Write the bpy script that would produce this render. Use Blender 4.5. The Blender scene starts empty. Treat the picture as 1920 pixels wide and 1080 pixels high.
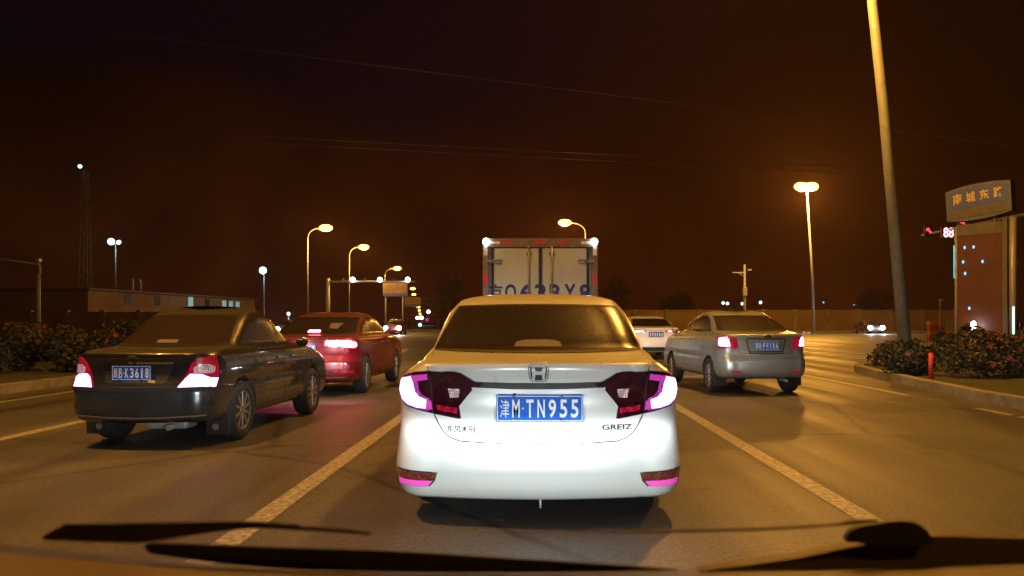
import bpy, bmesh, math, random
from mathutils import Vector, Matrix
from mathutils.bvhtree import BVHTree
from mathutils.interpolate import poly_3d_calc
from math import radians as R, sin, cos, pi
random.seed(7)
S = bpy.context.scene
C = S.collection

# ------------------------------------------------------------ camera
F, HX, HY, H = 1500.0, 1000.0, 604.0, 1.25      # focal length and vanishing point in photo pixels, lens height
cam_d = bpy.data.cameras.new('camera'); cam = bpy.data.objects.new('camera', cam_d); C.objects.link(cam)
cam.location = (0, 0, H); cam.rotation_euler = (R(90), 0, 0)
cam_d.sensor_width = 36; cam_d.lens = 36*F/1920
cam_d.shift_x = (960-HX)/1920; cam_d.shift_y = (HY-540)/1920
cam_d.clip_start = .05; cam_d.clip_end = 3000
S.camera = cam
cam_d.dof.use_dof = True; cam_d.dof.focus_distance = 11; cam_d.dof.aperture_fstop = 5.0      # fixed focus: the wipers close to the lens stay soft
def W(px, py, d):            # a point of the place, seen at a photo pixel, d metres ahead
    return Vector(((px-HX)/F*d, d, H-(py-HY)/F*d))

# ------------------------------------------------------------ render, exposure
S.view_settings.view_transform = 'Standard'; S.view_settings.look = 'None'
S.view_settings.exposure = 0; S.view_settings.gamma = 1
cy = S.cycles
cy.use_denoising = True
cy.max_bounces = 5; cy.diffuse_bounces = 2; cy.glossy_bounces = 3; cy.volume_bounces = 0
cy.sample_clamp_indirect = 3; cy.sample_clamp_direct = 0
cy.caustics_reflective = False; cy.caustics_refractive = False

# ------------------------------------------------------------ world: night sky with town glow; its left arc imitates windscreen-film glare
w = bpy.data.worlds.new('World'); S.world = w; w.use_nodes = True
nt = w.node_tree; nt.nodes.clear()
def nd(t, kind, **k):
    n = t.nodes.new(kind)
    for a, b in k.items(): setattr(n, a, b)
    return n
def mth(t, op, a, b=None, clamp=False):
    n = nd(t, 'ShaderNodeMath', operation=op, use_clamp=clamp)
    for i, v in enumerate((a, b)):
        if v is None: continue
        if isinstance(v, (int, float)): n.inputs[i].default_value = v
        else: t.links.new(v, n.inputs[i])
    return n.outputs[0]
def ramp(t, fac, stops):
    n = nd(t, 'ShaderNodeValToRGB'); e = n.color_ramp.elements
    while len(e) < len(stops): e.new(.5)
    for q, (p, c) in zip(e, stops):
        q.position = p; q.color = (*c, 1) if len(c) == 3 else c
    t.links.new(fac, n.inputs[0]); return n.outputs[0]
def mixc(t, fac, a, b, mode='MIX'):
    n = nd(t, 'ShaderNodeMix', data_type='RGBA', blend_type=mode)
    for i, v in ((0, fac), (6, a), (7, b)):
        if isinstance(v, (int, float)): n.inputs[i].default_value = v
        elif isinstance(v, tuple): n.inputs[i].default_value = (*v, 1)
        else: t.links.new(v, n.inputs[i])
    return n.outputs[2]
tc = nd(nt, 'ShaderNodeTexCoord'); sx = nd(nt, 'ShaderNodeSeparateXYZ'); nt.links.new(tc.outputs['Generated'], sx.inputs[0])
az = mth(nt, 'DIVIDE', sx.outputs[0], mth(nt, 'MAXIMUM', mth(nt, 'ABSOLUTE', sx.outputs[1]), .3))
el = mth(nt, 'DIVIDE', sx.outputs[2], mth(nt, 'MAXIMUM', mth(nt, 'ABSOLUTE', sx.outputs[1]), .3))
nz = nd(nt, 'ShaderNodeTexNoise'); nz.inputs['Scale'].default_value = 4.5; nz.inputs['Detail'].default_value = 7; nz.inputs['Distortion'].default_value = .6
nt.links.new(tc.outputs['Generated'], nz.inputs['Vector'])
azn = mth(nt, 'ADD', mth(nt, 'MULTIPLY', az, .5), .5, True)
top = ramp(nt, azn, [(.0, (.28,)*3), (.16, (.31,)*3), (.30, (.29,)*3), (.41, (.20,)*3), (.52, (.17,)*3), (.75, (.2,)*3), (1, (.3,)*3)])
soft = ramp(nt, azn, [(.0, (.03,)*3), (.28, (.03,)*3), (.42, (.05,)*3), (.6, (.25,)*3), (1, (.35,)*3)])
glow_mask = mth(nt, 'SUBTRACT', 1, mth(nt, 'DIVIDE', mth(nt, 'SUBTRACT', el, top), soft, True))
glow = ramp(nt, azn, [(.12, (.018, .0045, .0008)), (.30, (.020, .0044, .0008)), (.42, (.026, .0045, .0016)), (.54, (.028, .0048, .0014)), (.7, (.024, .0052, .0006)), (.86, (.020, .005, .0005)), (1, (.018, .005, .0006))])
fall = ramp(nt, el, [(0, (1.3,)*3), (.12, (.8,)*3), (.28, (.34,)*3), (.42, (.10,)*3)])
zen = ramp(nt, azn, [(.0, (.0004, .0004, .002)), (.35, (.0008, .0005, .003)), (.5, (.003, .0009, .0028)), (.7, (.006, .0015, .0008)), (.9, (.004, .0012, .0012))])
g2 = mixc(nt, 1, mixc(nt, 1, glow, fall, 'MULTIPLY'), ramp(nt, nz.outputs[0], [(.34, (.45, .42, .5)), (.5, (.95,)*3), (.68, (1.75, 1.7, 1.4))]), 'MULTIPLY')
sky = mixc(nt, glow_mask, zen, g2)
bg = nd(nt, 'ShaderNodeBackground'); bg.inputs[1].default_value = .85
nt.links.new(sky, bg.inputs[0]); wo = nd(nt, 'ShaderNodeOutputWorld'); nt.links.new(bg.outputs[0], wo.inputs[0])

# ------------------------------------------------------------ materials
def mat(name, col, rough=.6, metal=0, emit=None, es=0, coat=0, var=.0, vscale=6, col2=None, bump=0, bscale=60, spec=.5):
    m = bpy.data.materials.new(name); m.use_nodes = True; t = m.node_tree; b = t.nodes['Principled BSDF']
    b.inputs['Base Color'].default_value = (*col, 1); b.inputs['Roughness'].default_value = rough
    b.inputs['Metallic'].default_value = metal; b.inputs['Coat Weight'].default_value = coat
    b.inputs['Specular IOR Level'].default_value = spec
    if emit: b.inputs['Emission Color'].default_value = (*emit, 1); b.inputs['Emission Strength'].default_value = es
    if var or col2 or bump:
        c = nd(t, 'ShaderNodeTexCoord')
        if var or col2:
            n = nd(t, 'ShaderNodeTexNoise'); n.inputs['Scale'].default_value = vscale; n.inputs['Detail'].default_value = 6; n.inputs['Roughness'].default_value = .65
            t.links.new(c.outputs['Object'], n.inputs['Vector'])
            c2 = col2 or tuple(x*(1-var) for x in col)
            t.links.new(ramp(t, n.outputs[0], [(.35, c2), (.65, col)]), b.inputs['Base Color'])
            t.links.new(ramp(t, n.outputs[0], [(.3, (min(1, rough*1.25),)*3), (.7, (rough*.85,)*3)]), b.inputs['Roughness'])
        if bump:
            n = nd(t, 'ShaderNodeTexNoise'); n.inputs['Scale'].default_value = bscale; n.inputs['Detail'].default_value = 4
            t.links.new(c.outputs['Object'], n.inputs['Vector'])
            q = nd(t, 'ShaderNodeBump'); q.inputs['Strength'].default_value = bump; q.inputs['Distance'].default_value = .02
            t.links.new(n.outputs[0], q.inputs['Height']); t.links.new(q.outputs[0], b.inputs['Normal'])
    return m
def asphalt():
    m = mat('asphalt', (.07, .066, .06), .5); t = m.node_tree; b = t.nodes['Principled BSDF']
    c = nd(t, 'ShaderNodeTexCoord')
    def noise(sc, det=5):
        n = nd(t, 'ShaderNodeTexNoise'); n.inputs['Scale'].default_value = sc; n.inputs['Detail'].default_value = det; n.inputs['Roughness'].default_value = .7
        t.links.new(c.outputs['Object'], n.inputs['Vector']); return n.outputs[0]
    big, grit = noise(.35), noise(30, 4)
    mp = nd(t, 'ShaderNodeMapping'); mp.inputs['Scale'].default_value = (1.6, .05, 1); t.links.new(c.outputs['Object'], mp.inputs[0])
    tr = nd(t, 'ShaderNodeTexNoise'); tr.inputs['Scale'].default_value = 1; tr.inputs['Detail'].default_value = 3; t.links.new(mp.outputs[0], tr.inputs['Vector'])
    a = ramp(t, big, [(.3, (.052, .048, .043)), (.7, (.095, .09, .082))])
    a = mixc(t, .8, a, ramp(t, grit, [(.34, (.5,)*3), (.66, (1.6,)*3)]), 'MULTIPLY')
    a = mixc(t, .7, a, ramp(t, tr.outputs[0], [(.35, (.72,)*3), (.65, (1.2,)*3)]), 'MULTIPLY')
    n2 = noise(75, 2); a = mixc(t, .7, a, ramp(t, n2, [(.35, (.45,)*3), (.55, (1,)*3), (.72, (2.2,)*3)]), 'MULTIPLY')
    oil = noise(1.1, 4); a = mixc(t, 1, a, ramp(t, oil, [(.27, (.45,)*3), (.40, (1,)*3)]), 'MULTIPLY')
    vo = nd(t, 'ShaderNodeTexVoronoi', feature='DISTANCE_TO_EDGE'); vo.inputs['Scale'].default_value = .22
    wv = nd(t, 'ShaderNodeMix', data_type='VECTOR'); wv.inputs[0].default_value = .12; t.links.new(c.outputs['Object'], wv.inputs[4])
    wn_ = nd(t, 'ShaderNodeTexNoise'); wn_.inputs['Scale'].default_value = 1.6; wn_.inputs['Detail'].default_value = 5; t.links.new(c.outputs['Object'], wn_.inputs['Vector']); t.links.new(wn_.outputs['Color'], wv.inputs[5])
    t.links.new(wv.outputs[1], vo.inputs['Vector'])
    a = mixc(t, 1, a, ramp(t, vo.outputs['Distance'], [(.0, (.45,)*3), (.004, (.5,)*3), (.009, (1,)*3)]), 'MULTIPLY')
    t.links.new(a, b.inputs['Base Color'])
    t.links.new(ramp(t, tr.outputs[0], [(.35, (.46,)*3), (.65, (.68,)*3)]), b.inputs['Roughness'])
    q = nd(t, 'ShaderNodeBump'); q.inputs['Strength'].default_value = .7; q.inputs['Distance'].default_value = .012
    t.links.new(grit, q.inputs['Height']); t.links.new(q.outputs[0], b.inputs['Normal'])
    return m
def facet(m, sc=70, lo=.35, hi=1.6):          # moulded lens optics: small cells in the colour and the glow
    t = m.node_tree; b = t.nodes['Principled BSDF']; c = nd(t, 'ShaderNodeTexCoord'); v = nd(t, 'ShaderNodeTexVoronoi'); v.inputs['Scale'].default_value = sc; v.inputs['Randomness'].default_value = .35
    t.links.new(c.outputs['Object'], v.inputs['Vector']); r_ = ramp(t, v.outputs['Distance'], [(.05, (hi,)*3), (.6, (lo,)*3)])
    for nm_ in ('Base Color', 'Emission Color'):
        i = b.inputs[nm_]; src = i.links[0].from_socket if i.links else tuple(i.default_value)[:3]
        t.links.new(mixc(t, 1, src, r_, 'MULTIPLY'), i)
    q = nd(t, 'ShaderNodeBump'); q.inputs['Strength'].default_value = .5; q.inputs['Distance'].default_value = .004; t.links.new(v.outputs['Distance'], q.inputs['Height']); t.links.new(q.outputs[0], b.inputs['Normal'])
def dusty(m, col, lo, hi, amt):         # settled dust on upward faces
    t = m.node_tree; b = t.nodes['Principled BSDF']; g = nd(t, 'ShaderNodeNewGeometry'); s_ = nd(t, 'ShaderNodeSeparateXYZ'); t.links.new(g.outputs['Normal'], s_.inputs[0])
    f = mth(t, 'MULTIPLY', ramp(t, s_.outputs[2], [(lo, (0,)*3), (hi, (1,)*3)]), amt)
    for nm_, v in (('Base Color', col), ('Roughness', (.85,)*3)):
        i = b.inputs[nm_]
        if i.links: src = i.links[0].from_socket
        else: src = tuple(i.default_value)[:3] if nm_ == 'Base Color' else (i.default_value,)*3
        t.links.new(mixc(t, f, src, v), i)
    t.links.new(mth(t, 'SUBTRACT', b.inputs['Coat Weight'].default_value, mth(t, 'MULTIPLY', f, b.inputs['Coat Weight'].default_value)), b.inputs['Coat Weight'])
    return m
def worn(name, col, amt=.5):
    m = mat(name, col, .6); t = m.node_tree; b = t.nodes['Principled BSDF']
    c = nd(t, 'ShaderNodeTexCoord')
    n = nd(t, 'ShaderNodeTexNoise'); n.inputs['Scale'].default_value = 22; n.inputs['Detail'].default_value = 8; n.inputs['Roughness'].default_value = .75
    t.links.new(c.outputs['Object'], n.inputs['Vector'])
    t.links.new(ramp(t, n.outputs[0], [(.36, (.10, .095, .085)), (.46, tuple(x*amt for x in col)), (.60, col)]), b.inputs['Base Color'])
    return m
M = dict(
    asphalt=asphalt(), asphalt_patch=mat('patched_asphalt', (.075, .07, .064), .6, col2=(.045, .042, .039), vscale=30, bump=.5, bscale=60), line=worn('road_paint', (.42, .40, .36), .45), ground=mat('dry_soil', (.07, .055, .035), .95, var=.5, vscale=1.5, bump=.6, bscale=8),
    kerb=mat('kerb_stone', (.26, .24, .2), .8, var=.45, vscale=3, bump=.4), grass=mat('dry_turf', (.06, .065, .025), .95, var=.5, vscale=5, bump=.8, bscale=40),
    silver=mat('white_metallic_paint', (.74, .75, .72), .30, .18, coat=.6, var=.06, vscale=2.5),
    grey=mat('dark_grey_paint', (.036, .039, .043), .26, .45, coat=.9, col2=(.024, .026, .028), vscale=3),
    brown_redlit=mat('brown_paint_red_glow', (.17, .007, .012), .28, .35, coat=.6, var=.2, vscale=3),  # brown body colour with the brake-lamp red put into it
    champagne=mat('champagne_silver_paint', (.31, .33, .32), .33, .5, coat=.5, var=.12, vscale=3),
    white=mat('white_paint', (.78, .78, .75), .35, coat=.5, var=.05, vscale=3),
    dark=mat('wheel_well_black', (.012, .012, .012), .9), plastic=mat('black_plastic', (.02, .02, .02), .5, var=.3, vscale=20),
    seam=mat('shut_line', (.018, .016, .014), .7), glass=mat('dusty_dark_glass', (.024, .019, .016), .22, spec=.28, col2=(.021, .016, .013), vscale=1.2),
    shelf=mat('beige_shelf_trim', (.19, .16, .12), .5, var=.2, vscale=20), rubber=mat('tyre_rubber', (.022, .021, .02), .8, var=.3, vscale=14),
    alloy=mat('alloy', (.45, .42, .38), .35, .8, var=.2, vscale=12), chrome=mat('chrome', (.62, .63, .64), .22, 1),
    trim=mat('bright_trim', (.66, .67, .68), .3, .35, coat=.5),
    lens=mat('smoked_red_lens', (.045, .004, .018), .12, coat=1, var=.4, vscale=14), redlens=mat('red_lens', (.32, .008, .02), .15, coat=1, emit=(1, .015, .08), es=.30),
    lamp_pink=mat('lit_brake_lamp', (.5, .1, .3), .3, emit=(1.0, .36, .92), es=6), lamp_edge=mat('lit_lamp_edge', (.35, .03, .3), .3, emit=(.70, .06, .50), es=.50),
    lamp_fringe=mat('magenta_lit_lens', (.3, .02, .25), .2, coat=1, emit=(.72, .10, .66), es=.55),
    lamp_red=mat('lit_red_lamp', (.5, .02, .05), .3, emit=(1, .14, .20), es=22), clear=mat('clear_reversing_lens', (.5, .42, .42), .15, coat=1, emit=(1, .7, .75), es=.35),
    reflector=mat('bumper_reflector', (.24, .05, .03), .2, coat=1), refl_pink=mat('magenta_reflector', (.7, .08, .42), .3, emit=(.8, .07, .55), es=.55),
    redglow=mat('bright_red_lens', (.4, .01, .02), .15, coat=1, emit=(1, .012, .06), es=2.4), lamp_red2=mat('glaring_red_lamp', (.5, .02, .05), .3, emit=(1, .10, .16), es=48),
    plate=mat('blue_number_plate', (.006, .12, .62), .6, spec=.25, var=.15, vscale=10), plate_text=mat('white_plate_lettering', (.8, .82, .85), .5),
    headlight=mat('lit_headlight', (.9, .9, .9), .3, emit=(.92, .96, 1), es=20), blue_light=mat('lit_blue_lamp', (.1, .3, .9), .3, emit=(.12, .42, 1), es=9),
    headglass=mat('headlamp_glass', (.3, .3, .3), .1, coat=1),
    sodium=mat('sodium_lamp', (1, .7, .3), .4, emit=(1, .62, .12), es=5.5), coolwhite=mat('cool_white_lamp', (.8, .9, 1), .4, emit=(.48, .93, 1), es=2.6),
    galv=mat('galvanised_steel', (.34, .33, .30), .5, .3, var=.25, vscale=4), pole=mat('painted_steel_pole', (.33, .35, .36), .55, .1, var=.22, vscale=5, bump=.1),
    darksteel=mat('dark_steel', (.10, .085, .07), .6, .3, var=.3), concrete=mat('concrete_wall', (.17, .14, .10), .9, var=.45, vscale=.6, bump=.3, bscale=12),
    brick=mat('ochre_render', (.16, .10, .045), .9, var=.35, vscale=.25, bump=.2, bscale=6), roofing=mat('roof_sheet', (.07, .06, .05), .7, var=.3),
    window=mat('lit_window', (.2, .4, .4), .4, emit=(.16, .46, .52), es=.6), frame=mat('window_frame', (.3, .3, .28), .6),
    box=mat('truck_box_paint', (.50, .56, .54), .45, var=.16, vscale=2.2), steel=mat('stained_steel', (.26, .22, .19), .5, .3, var=.4, vscale=7),
    tape_red=mat('red_tape', (.6, .03, .05), .35, emit=(1, .03, .08), es=.06), tape_white=mat('white_tape', (.75, .72, .72), .35), blue_ink=mat('navy_stencil_paint', (.03, .045, .26), .6, var=.2, vscale=20),
    signblue=mat('dark_blue_sign', (.06, .10, .42), .5, var=.15), signgold=mat('gold_sign_lettering', (.60, .48, .22), .45), signstone=mat('sign_stone', (.13, .12, .105), .7, var=.25, vscale=3),
    signgrey=mat('blue_grey_sign_frame', (.11, .14, .22), .6, var=.3, vscale=4),
    signred=mat('red_sign_panel', (.10, .030, .018), .55, var=.25, vscale=2.5), signbrown=mat('road_sign_board', (.30, .21, .10), .5, col2=(.16, .13, .08), vscale=2.5),
    cyan=mat('cyan_tube', (.1, .6, .6), .4, emit=(.08, .62, .72), es=.9), red_led=mat('red_signal_lamp', (.6, .02, .02), .4, emit=(1, .03, .09), es=3.2), led_hot=mat('countdown_lamp', (.8, .3, .3), .4, emit=(1, .35, .42), es=3),
    blue_dot=mat('small_blue_glow', (.1, .3, .6), .4, emit=(.15, .5, .95), es=2.2),  # far lamps, and imitated reflections on the monument panel
    leaf=mat('dusty_leaf', (.060, .060, .022), .6, col2=(.022, .026, .010), vscale=5), leaf2=mat('olive_leaf', (.085, .068, .026), .6, col2=(.035, .028, .012), vscale=4), leafd=mat('dark_leaf', (.028, .036, .018), .65, col2=(.010, .014, .008), vscale=4),
    flower=mat('red_blossom', (.42, .06, .04), .6), flower2=mat('pink_blossom', (.40, .13, .11), .6), bark=mat('bark', (.08, .055, .035), .9, var=.4, vscale=12),
    orange=mat('orange_barrier', (.65, .20, .04), .6), barred=mat('red_barrier', (.5, .04, .02), .6), dash=mat('tan_dashboard', (.10, .065, .03), .6, var=.15, vscale=9, bump=.15, bscale=120),
    wiper=mat('wiper_rubber', (.020, .014, .010), .6), wiperbrown=mat('dusty_wiper_arm', (.030, .020, .012), .6), white_string=mat('pale_strap', (.6, .55, .5), .7), caution=mat('yellow_reflective_tag', (.75, .42, .04), .5),
)

dusty(M['grey'], (.13, .11, .085), .6, 1, .45); dusty(M['brown_redlit'], (.12, .085, .06), .4, .95, .5); dusty(M['glass'], (.09, .06, .042), -.2, .7, .09)
for k_ in ('clear', 'redlens', 'lamp_fringe', 'redglow', 'reflector'): facet(M[k_])
facet(M['lens'], 45, .5, 1.5)
# ------------------------------------------------------------ object helpers
def link(name, me, m=None, parent=None):
    o = bpy.data.objects.new(name, me); C.objects.link(o)
    if m is not None:
        for q in (m if isinstance(m, (list, tuple)) else [m]): me.materials.append(M[q] if isinstance(q, str) else q)
    if parent: o.parent = parent
    return o
def obj(name, bm, m, parent=None, smooth=False, angle=None):
    me = bpy.data.meshes.new(name); bmesh.ops.recalc_face_normals(bm, faces=bm.faces); bm.to_mesh(me); bm.free()
    if smooth: me.shade_smooth()
    o = link(name, me, m, parent)
    return o
def tag(o, label, cat, group=None, kind=None):
    o['label'] = label; o['category'] = cat
    if group: o['group'] = group
    if kind: o['kind'] = kind
    return o
def struct(name, bm, m):
    o = obj(name, bm, m); o['kind'] = 'structure'; return o
def empty(name, loc, label, cat, group=None, rz=0):
    o = bpy.data.objects.new(name, None); C.objects.link(o); o.location = loc; o.rotation_euler = (0, 0, rz); o.empty_display_size = .2
    return tag(o, label, cat, group)
def box(bm, c, s, rz=0, rx=0, ry=0, bev=0):
    r = bmesh.ops.create_cube(bm, size=1)['verts']
    bmesh.ops.scale(bm, vec=s, verts=r)
    if bev:
        es = list({e for v in r for e in v.link_edges})
        r = list({v for f in bmesh.ops.bevel(bm, geom=es, offset=bev, segments=2, affect='EDGES', profile=.6)['faces'] for v in f.verts} | {v for v in r if v.is_valid})
    m = Matrix.Translation(c) @ Matrix.Rotation(rz, 4, 'Z') @ Matrix.Rotation(ry, 4, 'Y') @ Matrix.Rotation(rx, 4, 'X')
    bmesh.ops.transform(bm, matrix=m, verts=r); return bm
def tube(bm, pts, rad, n=10, caps=True):
    pts = [Vector(p) for p in pts]; rads = rad if isinstance(rad, (list, tuple)) else [rad]*len(pts)
    rings = []; up = None
    for i, p in enumerate(pts):
        d = (pts[min(i+1, len(pts)-1)]-pts[max(i-1, 0)]).normalized()
        if up is None: up = Vector((1, 0, 0)) if abs(d.x) < .9 else Vector((0, 0, 1))
        a = d.cross(up).normalized(); b = a.cross(d).normalized(); up = b
        rings.append([bm.verts.new(p+(a*cos(2*pi*k/n)+b*sin(2*pi*k/n))*rads[i]) for k in range(n)])
    for i in range(len(rings)-1):
        for k in range(n):
            f = bm.faces.new((rings[i][k], rings[i][(k+1) % n], rings[i+1][(k+1) % n], rings[i+1][k])); f.smooth = True
    if caps: bm.faces.new(rings[0][::-1]); bm.faces.new(rings[-1])
    return bm
def lathe(bm, prof, axis_m=Matrix(), n=32):      # prof: (radius, height) pairs round local z
    rings = [[bm.verts.new(axis_m @ Vector((r*cos(2*pi*k/n), r*sin(2*pi*k/n), z))) for k in range(n)] for r, z in prof]
    for a, b in zip(rings, rings[1:]):
        for k in range(n):
            f = bm.faces.new((a[k], a[(k+1) % n], b[(k+1) % n], b[k])); f.smooth = True
    bm.faces.new(rings[0][::-1]); bm.faces.new(rings[-1]); return bm
def ball(bm, c, r, sub=2):
    v = bmesh.ops.create_icosphere(bm, subdivisions=sub, radius=1)['verts']
    r = r if isinstance(r, (tuple, list)) else (r, r, r)
    bmesh.ops.transform(bm, matrix=Matrix.Translation(c) @ Matrix.Diagonal((*r, 1)), verts=v)
    for q in v:
        for f in q.link_faces: f.smooth = True
    return bm
def nb(): return bmesh.new()
def text_bm(s, size=1, width=None, depth=0, bold=0, spacing=1):       # lettering as a mesh in the xz plane, centred
    c = bpy.data.curves.new('lettering', 'FONT'); c.body = s; c.size = 1; c.offset = bold; c.space_character = spacing; c.resolution_u = 4
    o = bpy.data.objects.new('lettering', c); C.objects.link(o); bpy.context.view_layer.update()
    me = bpy.data.meshes.new_from_object(o.evaluated_get(bpy.context.evaluated_depsgraph_get()))
    bm = bmesh.new(); bm.from_mesh(me); bpy.data.objects.remove(o); bpy.data.curves.remove(c); bpy.data.meshes.remove(me)
    bmesh.ops.remove_doubles(bm, verts=bm.verts, dist=1e-5); bmesh.ops.triangulate(bm, faces=bm.faces)
    for f in bm.faces: f.smooth = False
    xs = [v.co.x for v in bm.verts]; ys = [v.co.y for v in bm.verts]
    x0, x1, y0, y1 = min(xs), max(xs), min(ys), max(ys)
    fy = size/(y1-y0); fx = width/(x1-x0) if width else fy
    for v in bm.verts: v.co = Vector(((v.co.x-(x0+x1)/2)*fx, 0, (v.co.y-(y0+y1)/2)*fy))
    if depth:
        r = bmesh.ops.extrude_face_region(bm, geom=bm.faces[:])
        for q in r['geom']:
            if isinstance(q, bmesh.types.BMVert): q.co.y -= depth
    return bm
def add_light(name, kind, loc, power, col, parent=None, radius=.1, **k):
    l = bpy.data.lights.new(name, kind); l.energy = power; l.color = col; l.shadow_soft_size = radius
    for a, b in k.items(): setattr(l, a, b)
    o = bpy.data.objects.new(name, l); C.objects.link(o); o.location = loc
    if parent: o.parent = parent
    return o

BEAM_RAMP = [(.25, (.03,)*3), (.36, (.07,)*3), (.44, (.14,)*3), (.482, (.30,)*3), (.500, (.52,)*3), (.515, (.20,)*3), (.535, (.075,)*3), (.62, (.045,)*3), (.8, (.010,)*3)]
LOOSE_RAMP = [(.25, (.05,)*3), (.44, (.2,)*3), (.482, (.5,)*3), (.505, (.6,)*3), (.53, (.30,)*3), (.60, (.22,)*3), (.70, (.10,)*3), (.85, (.01,)*3)]
def beam(loc, parent, power=2000, prof=BEAM_RAMP, rz=0, radius=.05, col=(.85, .97, 1)):       # a dipped headlamp: bright below its cut-off, faint scatter above
    o = add_light('headlamp_beam', 'SPOT', loc, power, col, parent, radius, spot_size=R(155), spot_blend=.5)
    o.rotation_euler = (R(90), 0, 0)
    l = o.data; l.use_nodes = True; t = l.node_tree; em = [n for n in t.nodes if n.type == 'EMISSION'][0]
    g = nd(t, 'ShaderNodeNewGeometry'); s = nd(t, 'ShaderNodeSeparateXYZ'); t.links.new(g.outputs['Incoming'], s.inputs[0])
    t.links.new(mth(t, 'MULTIPLY', ramp(t, mth(t, 'ADD', s.outputs[2], .5, True), prof),
        ramp(t, mth(t, 'ADD', mth(t, 'MULTIPLY', s.outputs[0], .5), .5), [(.08, (.1,)*3), (.20, (1.0,)*3), (.36, (1,)*3), (.64, (1,)*3), (.80, (1.0,)*3), (.92, (.1,)*3)])), em.inputs[1])
    return o

# ------------------------------------------------------------ setting: ground, road, markings
def sheet(name, pts, z, m, uvz=None):
    bm = nb(); bm.faces.new([bm.verts.new((x, y, z)) for x, y in pts]); return struct(name, bm, m)
sheet('ground', [(-900, -60), (900, -60), (900, 1400), (-900, 1400)], -.03, 'ground')
sheet('road', [(-9.2, -30), (60, -30), (60, 22), (300, 24), (300, 98), (-9.2, 98), (-9.2, 500), (-48, 500), (-34, 98), (-120, 98), (-120, 34), (-9.2, 34)][:12], 0, 'asphalt')
def strip(bm, a, b, wd, z=.004, seg=1):
    a = Vector((*a, z)); b = Vector((*b, z)); n = (b-a).cross(Vector((0, 0, 1))).normalized()*wd/2
    bm.faces.new([bm.verts.new(p) for p in (a-n, a+n, b+n, b-n)])
bm = nb(); strip(bm, (-1.73, -6), (-1.73, 24), .16); strip(bm, (2.12, -6), (2.12, 24), .16)
strip(bm, (-5.68, -6), (-5.68, 24), .15); strip(bm, (6.42, 10.6), (6.42, 11.6), .12); strip(bm, (6.42, -6), (6.42, 10.7), .12); strip(bm, (6.38, 13.6), (6.38, 19.2), .15); strip(bm, (-8.3, -6), (-8.3, 24), .13)
struct('lane_marking', bm, 'line')
bm = nb(); strip(bm, (-8.3, 24.4), (13, 27.6), .3); struct('stop_line', bm, 'line')
bm = nb()
for k in range(9):
    y = 29.5+k*1.9; strip(bm, (9.5+k*.9, y), (17.5+k*1.2, y+.7), .7)
for k in range(6): strip(bm, (-8+k*2.2, 30), (-8+k*2.2, 34), .45)
struct('crosswalk', bm, 'line')
def island(name, pts, m_top):
    bm = nb(); n = len(pts); z = .16
    inner = []
    cx = sum(p[0] for p in pts)/n; cy_ = sum(p[1] for p in pts)/n
    for i, p in enumerate(pts):
        a = Vector(pts[i-1]); b = Vector(pts[(i+1) % n]); t = (b-a).normalized(); nn = Vector((-t.y, t.x)); 
        inner.append(Vector(p)+nn*.22)
    v0 = [bm.verts.new((p[0], p[1], -.02)) for p in pts]; v1 = [bm.verts.new((p[0], p[1], z)) for p in pts]; v2 = [bm.verts.new((p.x, p.y, z)) for p in inner]; v3 = [bm.verts.new((p.x, p.y, z-.05)) for p in inner]
    for A, B in ((v0, v1), (v1, v2), (v2, v3)):
        for i in range(n): bm.faces.new((A[i], A[(i+1) % n], B[(i+1) % n], B[i]))
    struct('kerb', bm, 'kerb')
    bm = nb(); bm.faces.new([bm.verts.new((p.x, p.y, z-.04)) for p in inner]); struct(name, bm, m_top)
def patch_poly(pts):
    bm = nb(); bm.faces.new([bm.verts.new((x, y, .0025)) for x, y in pts]); struct('road_patch', bm, 'asphalt_patch')
patch_poly([(3.9, 7.9), (4.7, 7.8), (4.75, 8.8), (4.0, 8.9)]); patch_poly([(-5.2, 3.4), (-3.9, 3.3), (-3.8, 4.9), (-5.1, 5.1)]); patch_poly([(4.6, 11), (5.6, 11.1), (5.5, 12.4), (4.7, 12.2)])
# island pts run counter-clockwise
island('planted_island', [(7.1, -20), (28, -20), (28, 24), (20, 24.0), (12, 22.8), (9.6, 22.0), (8.55, 21.2), (8.1, 20.2), (7.85, 18.8), (7.35, 15.5), (7.0, 12.6), (6.95, 10)], 'grass')
island('planted_verge', [(-30, -20), (-9.2, -20), (-9.2, 22), (-9.6, 23.5), (-11, 24.5), (-30, 25)], 'grass')
island('roadside_verge', [(-90, 98.5), (300, 98.5), (300, 140), (-9, 140), (-9, 101), (-40, 101), (-40, 140), (-90, 140)][:2]+[(300, 112), (-90, 112)], 'grass')

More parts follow.
